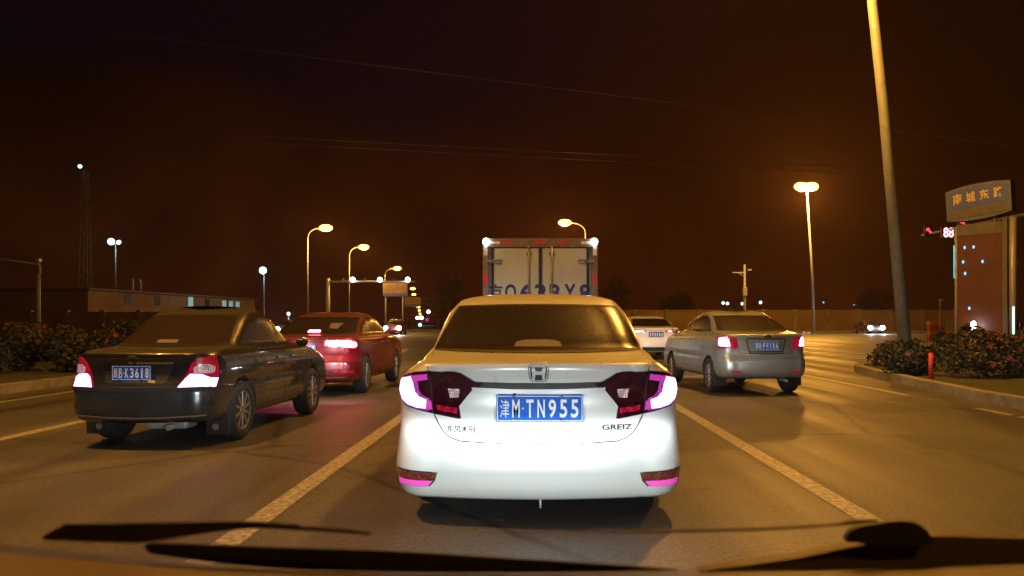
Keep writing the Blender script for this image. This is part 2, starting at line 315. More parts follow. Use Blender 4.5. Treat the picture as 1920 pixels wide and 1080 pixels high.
# ------------------------------------------------------------ cars
def interp(rows, k):
    n = len(rows); out = []
    for i in range(n-1):
        p0, p1, p2, p3 = rows[max(i-1, 0)], rows[i], rows[i+1], rows[min(i+2, n-1)]
        for j in range(k):
            t = j/k; r = []
            for c in range(len(p1)):
                m1 = (p2[c]-p0[c])/2; m2 = (p3[c]-p1[c])/2; dlt = p2[c]-p1[c]
                if dlt == 0: m1 = m2 = 0
                else:                                   # keep it monotone
                    m1 = 0 if m1/dlt < 0 else math.copysign(min(abs(m1), 2.5*abs(dlt)), dlt); m2 = 0 if m2/dlt < 0 else math.copysign(min(abs(m2), 2.5*abs(dlt)), dlt)
                r.append((2*t**3-3*t**2+1)*p1[c]+(t**3-2*t**2+t)*m1+(-2*t**3+3*t**2)*p2[c]+(t**3-t**2)*m2)
            out.append(r)
    out.append(list(rows[-1])); return out
def plan_outline(yr, yf, hw, n, q):       # crowned ends, rounded corners, slightly barrelled sides
    L = (yf-yr)/2; c = (yf+yr)/2; rc = hw*min(1, 1.55/n); rb = min(L*.5, rc*1.45); cr = min(.075*(1-rc/hw)*1.4, L*.08); tp = hw*.022
    a = int(q*.26); b = int(q*.5); e = q-a-b; Q = []
    for i in range(a): t = i/a; x = (hw-rc)*t; Q.append((x, cr*t*t))
    for i in range(b):
        t = i/b*pi/2; u, v = sin(t), 1-cos(t); p = 2/2.5
        u = sin(t)**p; v = 1-cos(t)**p; Q.append((hw-rc-tp+rc*u + 0*(v), cr+rb*v))
    for i in range(e):
        t = i/e; Q.append((hw-tp*(1-t)**2, cr+rb+(L-cr-rb)*t))
    Q[a] = (hw-rc-tp*.3, cr)
    Q.append((hw, L))
    h = [(x, yr+y) for x, y in Q[:-1]]; f = [(x, yf-y) for x, y in Q[1:]][::-1]
    right = h+f+[]                                  # rear centre to just before the front centre
    front = (0, yf)
    left = [(-x, y) for x, y in right[1:]][::-1]
    return right+[front]+left
class Car:
    def __init__(s, name, label, cat, loc, rz, rows, paint, wheels, wr=.31, track=.84, group=None, nseg=144, sub=5, rim='spoke', rimmat='alloy'):
        s.root = empty(name, loc, label, cat, group, rz); s.paint = paint
        bm = nb(); rings = []
        for z, yr, yf, hw, n in interp(rows, sub):
            ring = [bm.verts.new((x, y, z)) for x, y in plan_outline(yr, yf, hw, n, nseg//4)]
            rings.append(ring)
        nseg = len(rings[0])
        for A, B in zip(rings, rings[1:]):
            for k in range(nseg): bm.faces.new((A[k], A[(k+1) % nseg], B[(k+1) % nseg], B[k]))
        bm.faces.new(rings[0][::-1]); bm.faces.new(rings[-1])
        for f in bm.faces: f.smooth = True
        bmesh.ops.recalc_face_normals(bm, faces=bm.faces)
        bm.normal_update(); bm.verts.ensure_lookup_table(); bm.faces.ensure_lookup_table()
        s.bvh = BVHTree.FromBMesh(bm); s.fv = [([v.co.copy() for v in f.verts], [v.normal.copy() for v in f.verts]) for f in bm.faces]
        me = bpy.data.meshes.new('body'); bm.to_mesh(me); bm.free(); me.materials.append(M[paint]); me.materials.append(M['dark'])
        body = bpy.data.objects.new('body', me); C.objects.link(body); s.body = body
        cb = nb()                                        # wheel wells
        for y in wheels:
            for sx_ in (-1, 1):
                mm = Matrix.Translation((sx_*(track+.12), y, wr-.0)) @ Matrix.Rotation(pi/2, 4, 'Y')
                lathe(cb, [(wr+.045, -.38), (wr+.045, .38)], mm, 40)
        bmesh.ops.recalc_face_normals(cb, faces=cb.faces)
        for f in cb.faces: f.smooth = False; f.material_index = 0
        cme = bpy.data.meshes.new('cut'); cb.to_mesh(cme); cb.free(); cme.materials.append(M['dark']); cut = bpy.data.objects.new('cut', cme); C.objects.link(cut)
        md = body.modifiers.new('b', 'BOOLEAN'); md.object = cut; md.operation = 'DIFFERENCE'; md.solver = 'EXACT'; md.material_mode = 'TRANSFER'
        bpy.context.view_layer.update()
        ev = bpy.data.meshes.new_from_object(body.evaluated_get(bpy.context.evaluated_depsgraph_get()))
        body.modifiers.clear(); body.data = ev; bpy.data.objects.remove(cut); ev.name = 'body'
        body.parent = s.root
        s.set_normals(ev, lambda pl: pl.material_index == 0)
        for y in wheels:
            for sx_ in (-1, 1): s.wheel(sx_, y, wr, track, rim, rimmat)
    def smooth_normal(s, p):                  # the unbroken body surface's own normal nearest a point
        q, n, i, d = s.bvh.find_nearest(p)
        cs, ns = s.fv[i]
        if len(cs) > 4: return n
        w = poly_3d_calc(cs, q); r = Vector((0, 0, 0))
        for a, b in zip(w, ns): r += b*a
        return r.normalized() if r.length > 1e-6 else n
    def set_normals(s, me, test):
        L = [None]*len(me.loops); cache = {}
        for pl in me.polygons:
            for li in pl.loop_indices:
                if test(pl):
                    vi = me.loops[li].vertex_index
                    if vi not in cache: cache[vi] = s.smooth_normal(me.vertices[vi].co)
                    L[li] = cache[vi] if cache[vi].dot(pl.normal) > .2 else pl.normal.copy()
                else: L[li] = pl.normal.copy()
        for pl in me.polygons: pl.use_smooth = True
        me.normals_split_custom_set(L)
    def wheel(s, sx_, y, r, track, rim, rimmat):
        wd = .2
        mm = Matrix.Translation((sx_*(track-wd/2), y, r)) @ Matrix.Rotation(sx_*pi/2, 4, 'Y')
        bm = lathe(nb(), [(r*.66, -wd/2), (r*.9, -wd/2), (r*.985, -wd*.36), (r, -wd*.2), (r, wd*.2), (r*.985, wd*.36), (r*.9, wd/2), (r*.68, wd/2), (r*.66, wd*.4)], mm, 40)
        t = obj('wheel', bm, 'rubber', s.root)
        bm = nb(); lathe(bm, [(r*.655, wd*.30), (r*.67, wd*.44), (r*.62, wd*.45), (r*.6, wd*.32), (r*.2, wd*.26)], mm, 40)
        ns = 10
        for k in range(ns):
            a = 2*pi*k/ns; q = nb(); box(q, (r*.36, 0, wd*.40), (r*.52, r*.075, .02), bev=.004)
            bmesh.ops.transform(q, matrix=mm @ Matrix.Rotation(a, 4, 'Z'), verts=q.verts)
            tm = bpy.data.meshes.new('t'); q.to_mesh(tm); q.free(); bm.from_mesh(tm); bpy.data.meshes.remove(tm)
        lathe(bm, [(r*.16, wd*.3), (r*.15, wd*.44), (r*.1, wd*.46)], mm, 20)
        obj('rim', bm, rimmat, t)
        bm = lathe(nb(), [(r*.60, wd*.272), (r*.60, wd*.285)], mm, 32)
        obj('brake_disc', bm, 'dark', t)
    def hit(s, side, a, b):
        if side == 'rear': o, d = Vector((a, -3, b)), Vector((0, 1, 0))
        elif side == 'front': o, d = Vector((a, 9, b)), Vector((0, -1, 0))
        elif side == 'right': o, d = Vector((3, a, b)), Vector((-1, 0, 0))
        elif side == 'left': o, d = Vector((-3, a, b)), Vector((1, 0, 0))
        elif side == 'top': o, d = Vector((a, b, 4)), Vector((0, 0, -1))
        p, n, i, ds = s.bvh.ray_cast(o, d)
        if p is None:
            q = {'rear': (a, .5, b), 'front': (a, 4, b), 'right': (.8, a, b), 'left': (-.8, a, b), 'top': (a, b, 1)}[side]
            p, n, i, ds = s.bvh.find_nearest(Vector(q))
        return p, n
    def hitw(s, side, a, b, wrap):
        p, n = s.hit(side, a, b)
        if wrap and side == 'rear':
            c0 = s.hit(side, 0, b)[0].y
            if p.y > c0+wrap:
                lo, hi = 0., 1.
                for _ in range(12):
                    m_ = (lo+hi)/2
                    if s.hit(side, a*m_, b)[0].y > c0+wrap: hi = m_
                    else: lo = m_
                p, n = s.hit(side, a*lo, b)
        return p, n
    def patch(s, name, poly, side, m, off=.004, th=.012, parent=None, cell=.06, smooth=True, mirror=False, bm0=None, wrap=.24):
        out = []
        for sg in ((1, -1) if mirror else (1,)):
            bm = bm0 or nb()
            if bm0 is None: bm.faces.new([bm.verts.new((a*sg, b, 0)) for a, b in poly])
            xs = [v.co.x for v in bm.verts]; ys = [v.co.y for v in bm.verts]
            for k, (lo, hi) in enumerate(((min(xs), max(xs)), (min(ys), max(ys)))):
                nn = int((hi-lo)/cell)+1
                for i in range(1, nn):
                    co = [0, 0, 0]; no = [0, 0, 0]; co[k] = lo+(hi-lo)*i/nn; no[k] = 1
                    bmesh.ops.bisect_plane(bm, geom=bm.verts[:]+bm.edges[:]+bm.faces[:], plane_co=co, plane_no=no, dist=1e-6)
            bmesh.ops.triangulate(bm, faces=[f for f in bm.faces if len(f.verts) > 4])
            r = bmesh.ops.extrude_face_region(bm, geom=bm.faces[:])
            topv = {q for q in r['geom'] if isinstance(q, bmesh.types.BMVert)}
            for v in bm.verts:
                p, n = s.hitw(side, v.co.x, v.co.y, wrap if v.co.y < .99 else 0)
                v.co = p+n*(off+(0 if v in topv else 0)) if v in topv else p-n*max(th-off, .001)
            for f in bm.faces: f.smooth = smooth and all(v in topv for v in f.verts)
            o_ = obj(name, bm, m, parent or s.root)
            if smooth: s.set_normals(o_.data, lambda pl: pl.use_smooth)
            out.append(o_)
        return out if mirror else out[0]
    def seam(s, name, pts, side, wd=.008, m='seam', mirror=False, off=.002, parent=None, dens=.05):
        o = None
        for sg in ((1, -1) if mirror else (1,)):
            bm = nb(); q = []
            for (a, b), (c, d) in zip(pts, pts[1:]):
                n = max(1, int(math.hypot(c-a, d-b)/dens))
                q += [(a+(c-a)*i/n, b+(d-b)*i/n) for i in range(n)]
            q.append(pts[-1]); prev = None
            for i, (a, b) in enumerate(q):
                a0, b0 = q[max(i-1, 0)]; a1, b1 = q[min(i+1, len(q)-1)]; L = math.hypot(a1-a0, b1-b0) or 1; na, nb_ = -(b1-b0)/L*wd/2, (a1-a0)/L*wd/2
                row = []
                for e in (-1, 1):
                    sd = {'right': 'left', 'left': 'right'}.get(side, side) if (sg < 0) else side
                    aa = (a+na*e)*(sg if side in ('rear', 'front', 'top') else 1)
                    p, n = s.hit(sd, aa, b+nb_*e); row.append(bm.verts.new(p+n*off))
                if prev: bm.faces.new((prev[0], prev[1], row[1], row[0]))
                prev = row
            o = obj(name, bm, m, parent or s.root)
        return o
    def sides(s, name, poly, m, **k):
        a = s.patch(name, poly, 'right', m, **k); b = s.patch(name, poly, 'left', m, **k); return a, b
    def plate(s, text, x, z, wd=.44, ht=.14, rot=0, y=None, split=None, front=False):
        p, n = s.hit('front' if front else 'rear', x, z); yy = p.y-.022 if y is None else y
        bm = box(nb(), (x, yy, z), (wd, .01, ht), bev=.003)
        pl = obj('number_plate', bm, 'plate', s.root)
        bm = nb(); t = .004
        for dx, dz, sx_, sz in ((0, ht/2-.008, wd-.012, t), (0, -ht/2+.008, wd-.012, t), (wd/2-.008, 0, t, ht-.02), (-wd/2+.008, 0, t, ht-.02)): box(bm, (x+dx, yy-.0065, z+dz), (sx_, .003, sz))
        obj('plate_border', bm, 'plate_text', pl)
        if text:
            bm = nb(); cells = text; n = len(cells); u = wd*.93/(n+.25)
            for i, ch in enumerate(cells):
                cxp = x-wd*.465+u*(i+.5)+(u*.25 if i > 1 else 0)
                tb = text_bm(ch, ht*.66, width=u*(.80 if i == 0 else (.30 if ch in '1' else .66)), bold=(.018 if ch not in 'MWXBK' else .004) if i else .0, depth=.003)
                bmesh.ops.translate(tb, vec=(cxp, yy-.006, z), verts=tb.verts)
                tm = bpy.data.meshes.new('t'); tb.to_mesh(tm); tb.free(); bm.from_mesh(tm); bpy.data.meshes.remove(tm)
            ball(bm, (x-wd*.465+u*2.12, yy-.007, z), (.008, .003, .008), 1)
            obj('plate_lettering', bm, 'plate_text', pl)
            for sx_ in (-.3, .25):
                for sz in (-1, 1): obj('plate_bolt', ball(nb(), (x+sx_*wd, yy-.008, z+sz*ht*.43), (.010, .006, .010), 2), 'chrome', pl)
        return pl
    def letters(s, text, x, z, size, wd, m='chrome', rot=0):
        p, n = s.hit('rear', x, z); bm = text_bm(text, size, width=wd, depth=.004, bold=.03 if text.isascii() else .010)
        for v in bm.verts:
            q, nn = s.hit('rear', x+v.co.x, z+v.co.z); v.co = q+nn*(.003-v.co.y)
        return obj('badge_lettering', bm, m, s.root)
def rounded(pts, r=.3, k=3):          # soften a polygon's corners
    out = []; n = len(pts)
    for i in range(n):
        p0, p1, p2 = Vector(pts[i-1]), Vector(pts[i]), Vector(pts[(i+1) % n])
        a = p1+(p0-p1)*min(r, .5)*.9; b = p1+(p2-p1)*min(r, .5)*.9
        d = min((p0-p1).length, (p2-p1).length); a = p1+(p0-p1).normalized()*d*r; b = p1+(p2-p1).normalized()*d*r
        for j in range(k+1):
            t = j/k; out.append(tuple(a*(1-t)**2+p1*2*t*(1-t)+b*t*t))
    return out
def glass_sym(w0, z0, w1, z1, bow=.01):
    P = [(-w0, z0)]+[(-w0+2*w0*i/8, z0-bow*(1-((i-4)/4)**2)) for i in range(1, 8)]+[(w0, z0)]
    P += [(w1, z1)]+[(w1-2*w1*i/8, z1+bow*(1-((i-4)/4)**2)) for i in range(1, 8)]+[(-w1, z1)]
    return P

# ---- the white sedan straight ahead
hon_rows = [(.14, .16, 4.15, .85, 6), (.16, .06, 4.3, .905, 5.5), (.21, .025, 4.40, .930, 5.5), (.30, .010, 4.43, .948, 5.5), (.36, .000, 4.44, .948, 5.5), (.50, .0, 4.44, .930, 5.5), (.58, .012, 4.42, .922, 5.5),
    (.66, .04, 4.37, .925, 5.5), (.76, .055, 4.30, .928, 5.5), (.87, .045, 4.15, .915, 5.5), (.93, .030, 3.95, .88, 5.2), (.965, .022, 3.8, .832, 5), (.99, .030, 3.65, .80, 5), (1.003, .09, 3.52, .775, 5),
    (1.02, .25, 3.38, .785, 5.5), (1.045, .50, 3.24, .782, 5.5), (1.07, .66, 3.14, .775, 5.5), (1.15, .79, 3.02, .757, 5.2), (1.25, .97, 2.87, .728, 5), (1.34, 1.15, 2.70, .694, 4.6), (1.39, 1.28, 2.56, .662, 4.2),
    (1.43, 1.42, 2.40, .618, 3.2), (1.46, 1.58, 2.22, .51, 2.8), (1.478, 1.72, 2.08, .36, 2.5), (1.484, 1.82, 1.98, .16, 2.2)]
HX0, HD = 1010, 4.86
c = Car('white_sedan', 'pearl white sedan straight ahead with smoked wedge tail lamps lit magenta', 'car', ((HX0-HX)/F*HD, HD, 0), 0, hon_rows, 'silver', (.98, 3.58), .31, .875, sub=6)
hx = lambda px: (px-HX0)/(F/HD); hz = lambda py: H-(py-HY)/(F/HD)
xw = lambda x: x*(1+.045*max(0, min(1, (abs(x)-.62)/.2)))
P = lambda L: [(xw(hx(a)), hz(b)) for a, b in L]
def mir(L): return [(2*HX0-a, b) for a, b in L]
rg = c.patch('rear_window', glass_sym(.725, 1.064, .605, 1.364, .012), 'rear', 'glass', off=.002, cell=.03)
c.seam('window_seal', glass_sym(.730, 1.060, .610, 1.369, .012)+[(-.730, 1.060)], 'rear', .012, 'seam', off=.004, parent=rg)
c.patch('brake_lamp_housing', rounded([(-.17, 1.078), (.17, 1.078), (.15, 1.112), (.09, 1.125), (-.09, 1.125), (-.15, 1.112)], .3), 'rear', 'shelf', off=.005, parent=rg)
side_glass = rounded([(1.02, 1.03), (2.0, 1.0), (3.0, .98), (2.62, 1.24), (2.3, 1.36), (1.75, 1.39), (1.42, 1.33), (1.15, 1.16)], .25)
c.sides('side_window', side_glass, 'glass', off=.003)
c.patch('windscreen', glass_sym(.66, 1.03, .58, 1.37), 'front', 'glass', off=.003)
lampL = [(748, 722), (753, 716), (763, 708.5), (779, 702), (802, 698), (851, 698), (862, 700), (874, 707), (889, 716), (905, 718.5), (898, 727), (884, 733), (872, 748), (859, 765), (863, 788), (857, 788.5), (837, 785), (809, 780), (785, 773.5), (766, 767), (756, 757), (750, 740)]
hot = [(749.5, 723), (756, 716), (773, 710.5), (777, 722), (780, 738), (786, 747), (798, 753), (797, 770), (784, 769), (768, 763), (758, 754), (752, 740)]
hote = [(773, 709.5), (800, 703), (801, 713), (779, 719)]
hote2 = [(798, 753.5), (806, 755), (808, 773), (797.5, 770.5)]
for L_, f in ((0, lambda q: q), (1, mir)):
    lamp = c.patch('tail_lamp', P(f(lampL)), 'rear', 'lens', off=.014, th=.03, cell=.03)
    c.patch('lit_brake_element', P(f(hot)), 'rear', 'lamp_pink', off=.0165, parent=lamp, cell=.03)
    c.patch('glowing_lamp_fringe', P(f([(748.6, 722), (756, 714), (774, 707.5), (784, 716), (787, 735), (793, 745), (803, 751), (803, 775), (786, 772), (767, 765.5), (756, 756), (750.5, 740)])), 'rear', 'lamp_fringe', off=.0155, parent=lamp, cell=.03)
    c.patch('glowing_lamp_edge', P(f(hote)), 'rear', 'lamp_edge', off=.0165, parent=lamp, cell=.03); c.patch('glowing_lamp_edge', P(f(hote2)), 'rear', 'lamp_edge', off=.0165, parent=lamp, cell=.03)
    c.patch('reversing_lamp', P(f([(838, 730), (861, 731), (858, 747), (842, 748)])), 'rear', 'clear', off=.0165, parent=lamp, cell=.02)
    c.patch('red_reflector', P(f([(816, 763), (845, 767), (856, 768), (856, 779), (818, 773)])), 'rear', 'redlens', off=.0165, parent=lamp, cell=.03)
    c.seam('lamp_seam', P(f([(802, 698), (806, 722), (809, 760), (810, 780)])), 'rear', .006, off=.018, parent=lamp)
    c.seam('trunk_shut_line', P(f([(811, 781), (818, 796), (829, 812), (843, 823), (862, 829), (930, 832), (1010, 833)])), 'rear', .008)
    c.seam('trunk_shut_line', P(f([(802, 697), (799, 689), (800, 683)])), 'rear', .007)
    rf = c.patch('bumper_reflector', P(f([(750, 889), (815, 892), (812, 904), (803, 915), (797, 918), (752, 918)])), 'rear', 'reflector', off=.006, cell=.03)
    c.patch('magenta_strip', P(f([(751, 906), (809, 906.5), (803, 914), (797, 917), (752, 917)])), 'rear', 'refl_pink', off=.0085, parent=rf, cell=.03)
    c.seam('reflector_surround', P(f([(748, 920), (748, 887), (817, 890), (813, 905), (803, 917)])), 'rear', .009, 'seam', off=.007)
tr = c.patch('trunk_trim', P([(884, 717), (960, 719), (1060, 719), (1136, 717), (1140, 729), (1060, 733), (960, 733), (880, 729)]), 'rear', 'plastic', off=.012, cell=.05, smooth=False)
c.patch('chrome_strip', P([(884, 727), (960, 730), (1060, 730), (1136, 727), (1134, 738), (1060, 740), (960, 740), (886, 738)]), 'rear', 'trim', off=.024, th=.03, cell=.05, smooth=False)
for x in (hx(980), hx(1052)):
    o = obj('plate_lamp', box(nb(), (x, .030, hz(741)), (.05, .03, .01), bev=.003), 'clear', c.root)
# emblem: rounded trapezoid ring holding a stylised letter
def ring_patch(outer, inner, m, **k):
    bm = nb(); n = len(outer); a = [bm.verts.new((x, z, 0)) for x, z in outer]; b = [bm.verts.new((x, z, 0)) for x, z in inner]
    for i in range(n): bm.faces.new((a[i], a[(i+1) % n], b[(i+1) % n], b[i]))
    return bm
out_ = rounded([(-.062, .052), (.062, .052), (.050, -.052), (-.050, -.052)], .28, 4); inn = [(x*.90, z*.90) for x, z in out_]
ez = hz(699)
bk = c.patch('emblem', [(x*1.1, z*1.1+ez) for x, z in out_], 'rear', 'plastic', off=.004, cell=.03)
c.patch('emblem_ring', None, 'rear', 'trim', off=.012, bm0=ring_patch([(x, z+ez) for x, z in out_], [(x, z+ez) for x, z in inn], 'chrome'), parent=bk, cell=.03, smooth=False)
for sg in (1, -1):
    c.patch('emblem_bar', [(sg*.045, ez+.046), (sg*.029, ez+.046), (sg*.019, ez+.009), (sg*.019, ez-.009), (sg*.024, ez-.046), (sg*.036, ez-.046)], 'rear', 'trim', off=.011, parent=bk, cell=.03, smooth=False)
c.patch('emblem_bar', [(-.021, ez-.011), (.021, ez-.011), (.024, ez+.010), (-.024, ez+.010)], 'rear', 'trim', off=.0105, parent=bk, cell=.03, smooth=False)
c.seam('boot_lip', [(-.70, .975), (-.35, .982), (0, .984), (.35, .982), (.70, .975)], 'rear', .012, 'silver', off=.010)
c.seam('rear_camera', [(hx(962), hz(740)), (hx(968), hz(740))], 'rear', .018, 'seam', off=.028)
c.plate('津MTN955', hx(1012), hz(766), .530, .165, y=.008)
c.letters('东风本田', hx(863), hz(807.5), .042, .175, 'seam'); c.letters('GREIZ', hx(1159), hz(803.5), .032, .19, 'seam')
c.seam('bumper_crease', P([(765, 931), (800, 934), (1010, 937), (1220, 934), (1255, 931)]), 'rear', .010, 'silver', off=.004)
c.seam('fuel_door', [(1.0, .78), (1.0, .92), (1.16, .92), (1.16, .78), (1.0, .78)], 'right', .006)
c.seam('door_shut_line', [(1.65, 1.0), (1.6, .8), (1.5, .6), (1.62, .35), (3.3, .3)], 'right', .007, mirror=False); c.seam('door_shut_line', [(1.65, 1.0), (1.6, .8), (1.5, .6), (1.62, .35), (3.3, .3)], 'left', .007)
for sg in (1, -1):
    obj('door_mirror', ball(nb(), (sg*.90, 2.93, .97), (.09, .07, .06), 3), 'plastic', c.root)
obj('hanging_strap', tube(nb(), [(.01, .16, .20), (.012, .15, .12), (.012, .16, .085)], .008, 6), 'white_string', c.root)
obj('exhaust_box', box(nb(), (.35, .45, .19), (.42, .3, .12), bev=.03), 'darksteel', c.root)

for sg in (1, -1):
    hl = c.patch('headlight', rounded([(sg*a, b) for a, b in ((0.44, .60), (0.78, .62), (0.79, .74), (0.48, .72))], .2), 'front', 'headglass', off=.008)
    beam((sg*0.64, 4.44+.06, .66), hl, 900, LOOSE_RAMP)
# ---- other sedans share one shape function, with their own figures
def sedan_rows(L, hw, roof, deck, yg0, yg1, low=.22, n=4.6, hood=.86, k=1.0, fs=0):
    # yg0: foot of the rear window, yg1: its head; all measured forward from the tail
    return [(low, .28, L-.3, hw*.86, 6), (low+.03, .09, L-.13, hw*.94, 5), (low+.10, .02, L-.03, hw*.985, n), (.46, .0, L, hw, n), (.57, .0, L, hw*.998, n), (.63, .028, L-.02, hw*.992, n), (.72, .075, L-.08, hw*1.0, n), (deck-.13, .085, L-.3, hw*.99, n),
        (deck-.05, .075, L-.62, hw*.965, n), (deck-.01, .09, L-.85, hw*.93, n), (deck+.01, .17, L-1.0, hw*.915, n), (deck+.028, yg0*.6, L-1.12-fs*.8, hw*.895, n-.3), (deck+.05, yg0, L-1.25-fs, hw*.875, n-.5), (deck+.13, yg0+(yg1-yg0)*.24, L-1.40-fs, hw*.845, n-.6),
        (deck+(roof-deck)*.62, yg0+(yg1-yg0)*.66, L-1.66-fs, hw*.785, n-.8), (roof-.10, yg1*.96, L-1.90-fs, hw*.735, n-1), (roof-.055, yg1+.10, L-2.08-fs*.8, hw*.68, n-1.2), (roof-.025, yg1+.28, L-2.28, hw*.58, 3), (roof-.007, yg1+.46, L-2.48, hw*.4, 2.6), (roof, yg1+.58, L-2.62, hw*.18, 2.2)]
def common(c, L, hw, roof, deck, yg0, yg1, low, paint, wheels, handles=True, fs=0):
    zt = roof-.115; zb = deck+.06
    rw = c.patch('rear_window', glass_sym(hw*.80, zb, hw*.66, zt, .012), 'rear', 'glass', off=.003, cell=.03)
    c.seam('window_seal', glass_sym(hw*.80, zb, hw*.66, zt, .012)+[(-hw*.80, zb)], 'rear', .014, 'plastic', off=.005, parent=rw)
    c.patch('windscreen', glass_sym(hw*.74, zb, hw*.66, zt), 'front', 'glass', off=.003)
    yb = (wheels[0]+wheels[1])/2+.12-fs*.5
    a0, a1 = yg0+.40, L-1.46-fs
    A = rounded([(a0+.02, deck+.045), (yb-.05, deck+.03), (yb-.05, roof-.095), (a0+.56, roof-.105), (a0+.36, roof-.17)], .14, 2)
    B = rounded([(yb+.04, deck+.03), (a1, deck+.02), (a1-.34, roof-.16), (a1-.58, roof-.10), (yb+.04, roof-.095)], .14, 2)
    for q in (A, B): c.sides('side_window', q, 'glass', off=.003)
    for sd in ('right', 'left'):
        c.seam('door_shut_line', [(yb, deck+.02), (yb, .6), (yb-.02, .33)], sd, .008)
        c.seam('door_shut_line', [(wheels[0]+.28, deck+.02), (wheels[0]+.30, .85), (wheels[0]+.42, .62), (wheels[0]+.45, .33), (wheels[1]-.45, .33), (wheels[1]-.42, deck)], sd, .008)
        c.seam('side_moulding', [(wheels[0]+.5, .56), (wheels[1]-.5, .56)], sd, .03, paint, off=.012)
        for y in (yb-.20, wheels[1]-.78):
            p, n = c.hit(sd, y, deck-.12); obj('door_handle', box(nb(), p+n*.018, (.03, .17, .028), bev=.009), 'chrome' if handles else paint, c.root)
    for sg in (1, -1): obj('door_mirror', ball(nb(), (sg*(hw+.05), L-1.47-fs, deck+.04), (.08, .05, .055), 3), paint, c.root)
    return rw

# dark grey sedan, left lane
L, hw, roof, deck = 4.12, .75, 1.435, .955
c = Car('grey_sedan', 'dusty dark grey sedan in the left lane with mud flaps and pink lit lamps', 'car', (-3.88, 7.72, 0), R(-2.5), sedan_rows(L, hw, roof, deck, .62, 1.34, .24, fs=.06), 'grey', (.87, 3.20), .315, .75)
common(c, L, hw, roof, deck, .62, 1.34, .24, 'grey', (.87, 3.20), fs=.06)
for sg in (.955, -.955):
    lp = c.patch('tail_lamp', [(sg*a, b) for a, b in ((.43, .60), (.795, .60), (.80, .74), (.785, .84), (.75, .90), (.70, .915), (.61, .90), (.55, .85), (.50, .74))], 'rear', 'redlens', off=.012, th=.03, cell=.03)
    c.patch('lit_brake_element', [(sg*a, b) for a, b in ((.445, .61), (.77, .61), (.785, .69), (.70, .70), (.64, .735), (.54, .74), (.50, .70))], 'rear', 'lamp_pink', off=.016, cell=.03, parent=lp)
    c.patch('reversing_lamp', rounded([(sg*a, b) for a, b in ((.575, .745), (.72, .745), (.725, .81), (.68, .835), (.60, .83), (.565, .80))], .3), 'rear', 'clear', off=.0165, cell=.03, parent=lp)
    fl = obj('mud_flap', box(nb(), (sg*.66, .50, .21), (.24, .015, .22), bev=.006), 'plastic', c.root)
    obj('flap_mark', lathe(nb(), [(.035, 0), (.033, .004)], Matrix.Translation((sg*.64, .485, .18)) @ Matrix.Rotation(pi/2, 4, 'X'), 20), 'alloy', fl)
    c.seam('trunk_shut_line', [(sg*.47, .62), (sg*.52, .75), (sg*.60, .90), (sg*.68, .95)], 'rear', .009)
c.seam('trunk_shut_line', [(-.47, .615), (.47, .615)], 'rear', .009)
c.patch('plate_recess', rounded([(-.30, .655), (.30, .655), (.36, .84), (-.36, .84)], .12), 'rear', 'plastic', off=.002)
c.patch('trunk_trim', [(-.36, .845), (.36, .845), (.37, .895), (-.37, .895)], 'rear', 'grey', off=.02, th=.03)
c.patch('chrome_strip', [(.02, .845), (.36, .845), (.36, .862), (.02, .862)], 'rear', 'alloy', off=.024, th=.02)
em = obj('emblem', lathe(nb(), [(.050, 0), (.050, .012), (.040, .012), (.040, .006)], Matrix.Translation((-.03, .075, .885)) @ Matrix.Rotation(pi/2, 4, 'X') @ Matrix.Diagonal((1.2, .8, 1, 1)), 28), 'chrome', c.root)
c.letters('ELANTRA', .44, .915, .022, .17, 'chrome')
c.plate('冀BK3618', -.03, .755, .39, .145)
obj('reflective_tag', box(nb(), (.17, .055, .672), (.07, .006, .028)), 'caution', c.root)
c.seam('bumper_crease', [(-.66, .34), (-.3, .325), (0, .32), (.3, .325), (.66, .34)], 'rear', .014, 'alloy', off=.006)
c.seam('bumper_shelf', [(-.74, .60), (-.4, .592), (0, .59), (.4, .592), (.74, .60)], 'rear', .03, 'grey', off=.02)
obj('exhaust_box', box(nb(), (.22, .36, .235), (.42, .26, .10), rz=.06, bev=.04), 'galv', c.root)
obj('exhaust_pipe', tube(nb(), [(.30, .12, .215), (.30, .5, .22)], .028, 12), 'galv', c.root)
c.patch('window_sticker', [(-.12, 1.03), (.10, 1.03), (.10, 1.062), (-.12, 1.062)], 'rear', 'shelf', off=.006)

for sg in (1, -1):
    hl = c.patch('headlight', rounded([(sg*a, b) for a, b in ((0.35, .60), (0.69, .62), (0.70, .74), (0.39, .72))], .2), 'front', 'headglass', off=.008)
    beam((sg*0.55, 4.12+.06, .66), hl, 500, LOOSE_RAMP)
# brown sedan ahead of it; red brake-lamp glow is mixed into its paint
L, hw, roof, deck = 4.6, .88, 1.44, 1.0
c = Car('brown_sedan', 'dark brown sedan, lamp glow reddening its paint, with glaring red brake lamps ahead of the grey sedan', 'car', (-3.84, 13.3, 0), R(-1.5), sedan_rows(L, hw, roof, deck, .55, 1.5, .22), 'brown_redlit', (.92, 3.57), .325, .875)
common(c, L, hw, roof, deck, .55, 1.5, .22, 'brown_redlit', (.92, 3.57))
for sg in (1, -1):
    lp = c.patch('tail_lamp', rounded([(sg*a, b) for a, b in ((.33, .85), (.80, .80), (.865, .84), (.85, .93), (.72, .965), (.34, .95))], .2), 'rear', 'redglow', off=.012, th=.03, cell=.04)
    c.patch('lit_brake_element', rounded([(sg*a, b) for a, b in ((.35, .89), (.42, .84), (.52, .83), (.56, .85), (.79, .82), (.83, .85), (.81, .90), (.72, .945), (.36, .935))], .2), 'rear', 'lamp_red2', off=.016, cell=.04, parent=lp)
    c.patch('bumper_reflector', [(sg*a, b) for a, b in ((.52, .40), (.80, .40), (.80, .44), (.52, .44))], 'rear', 'redlens', off=.006)
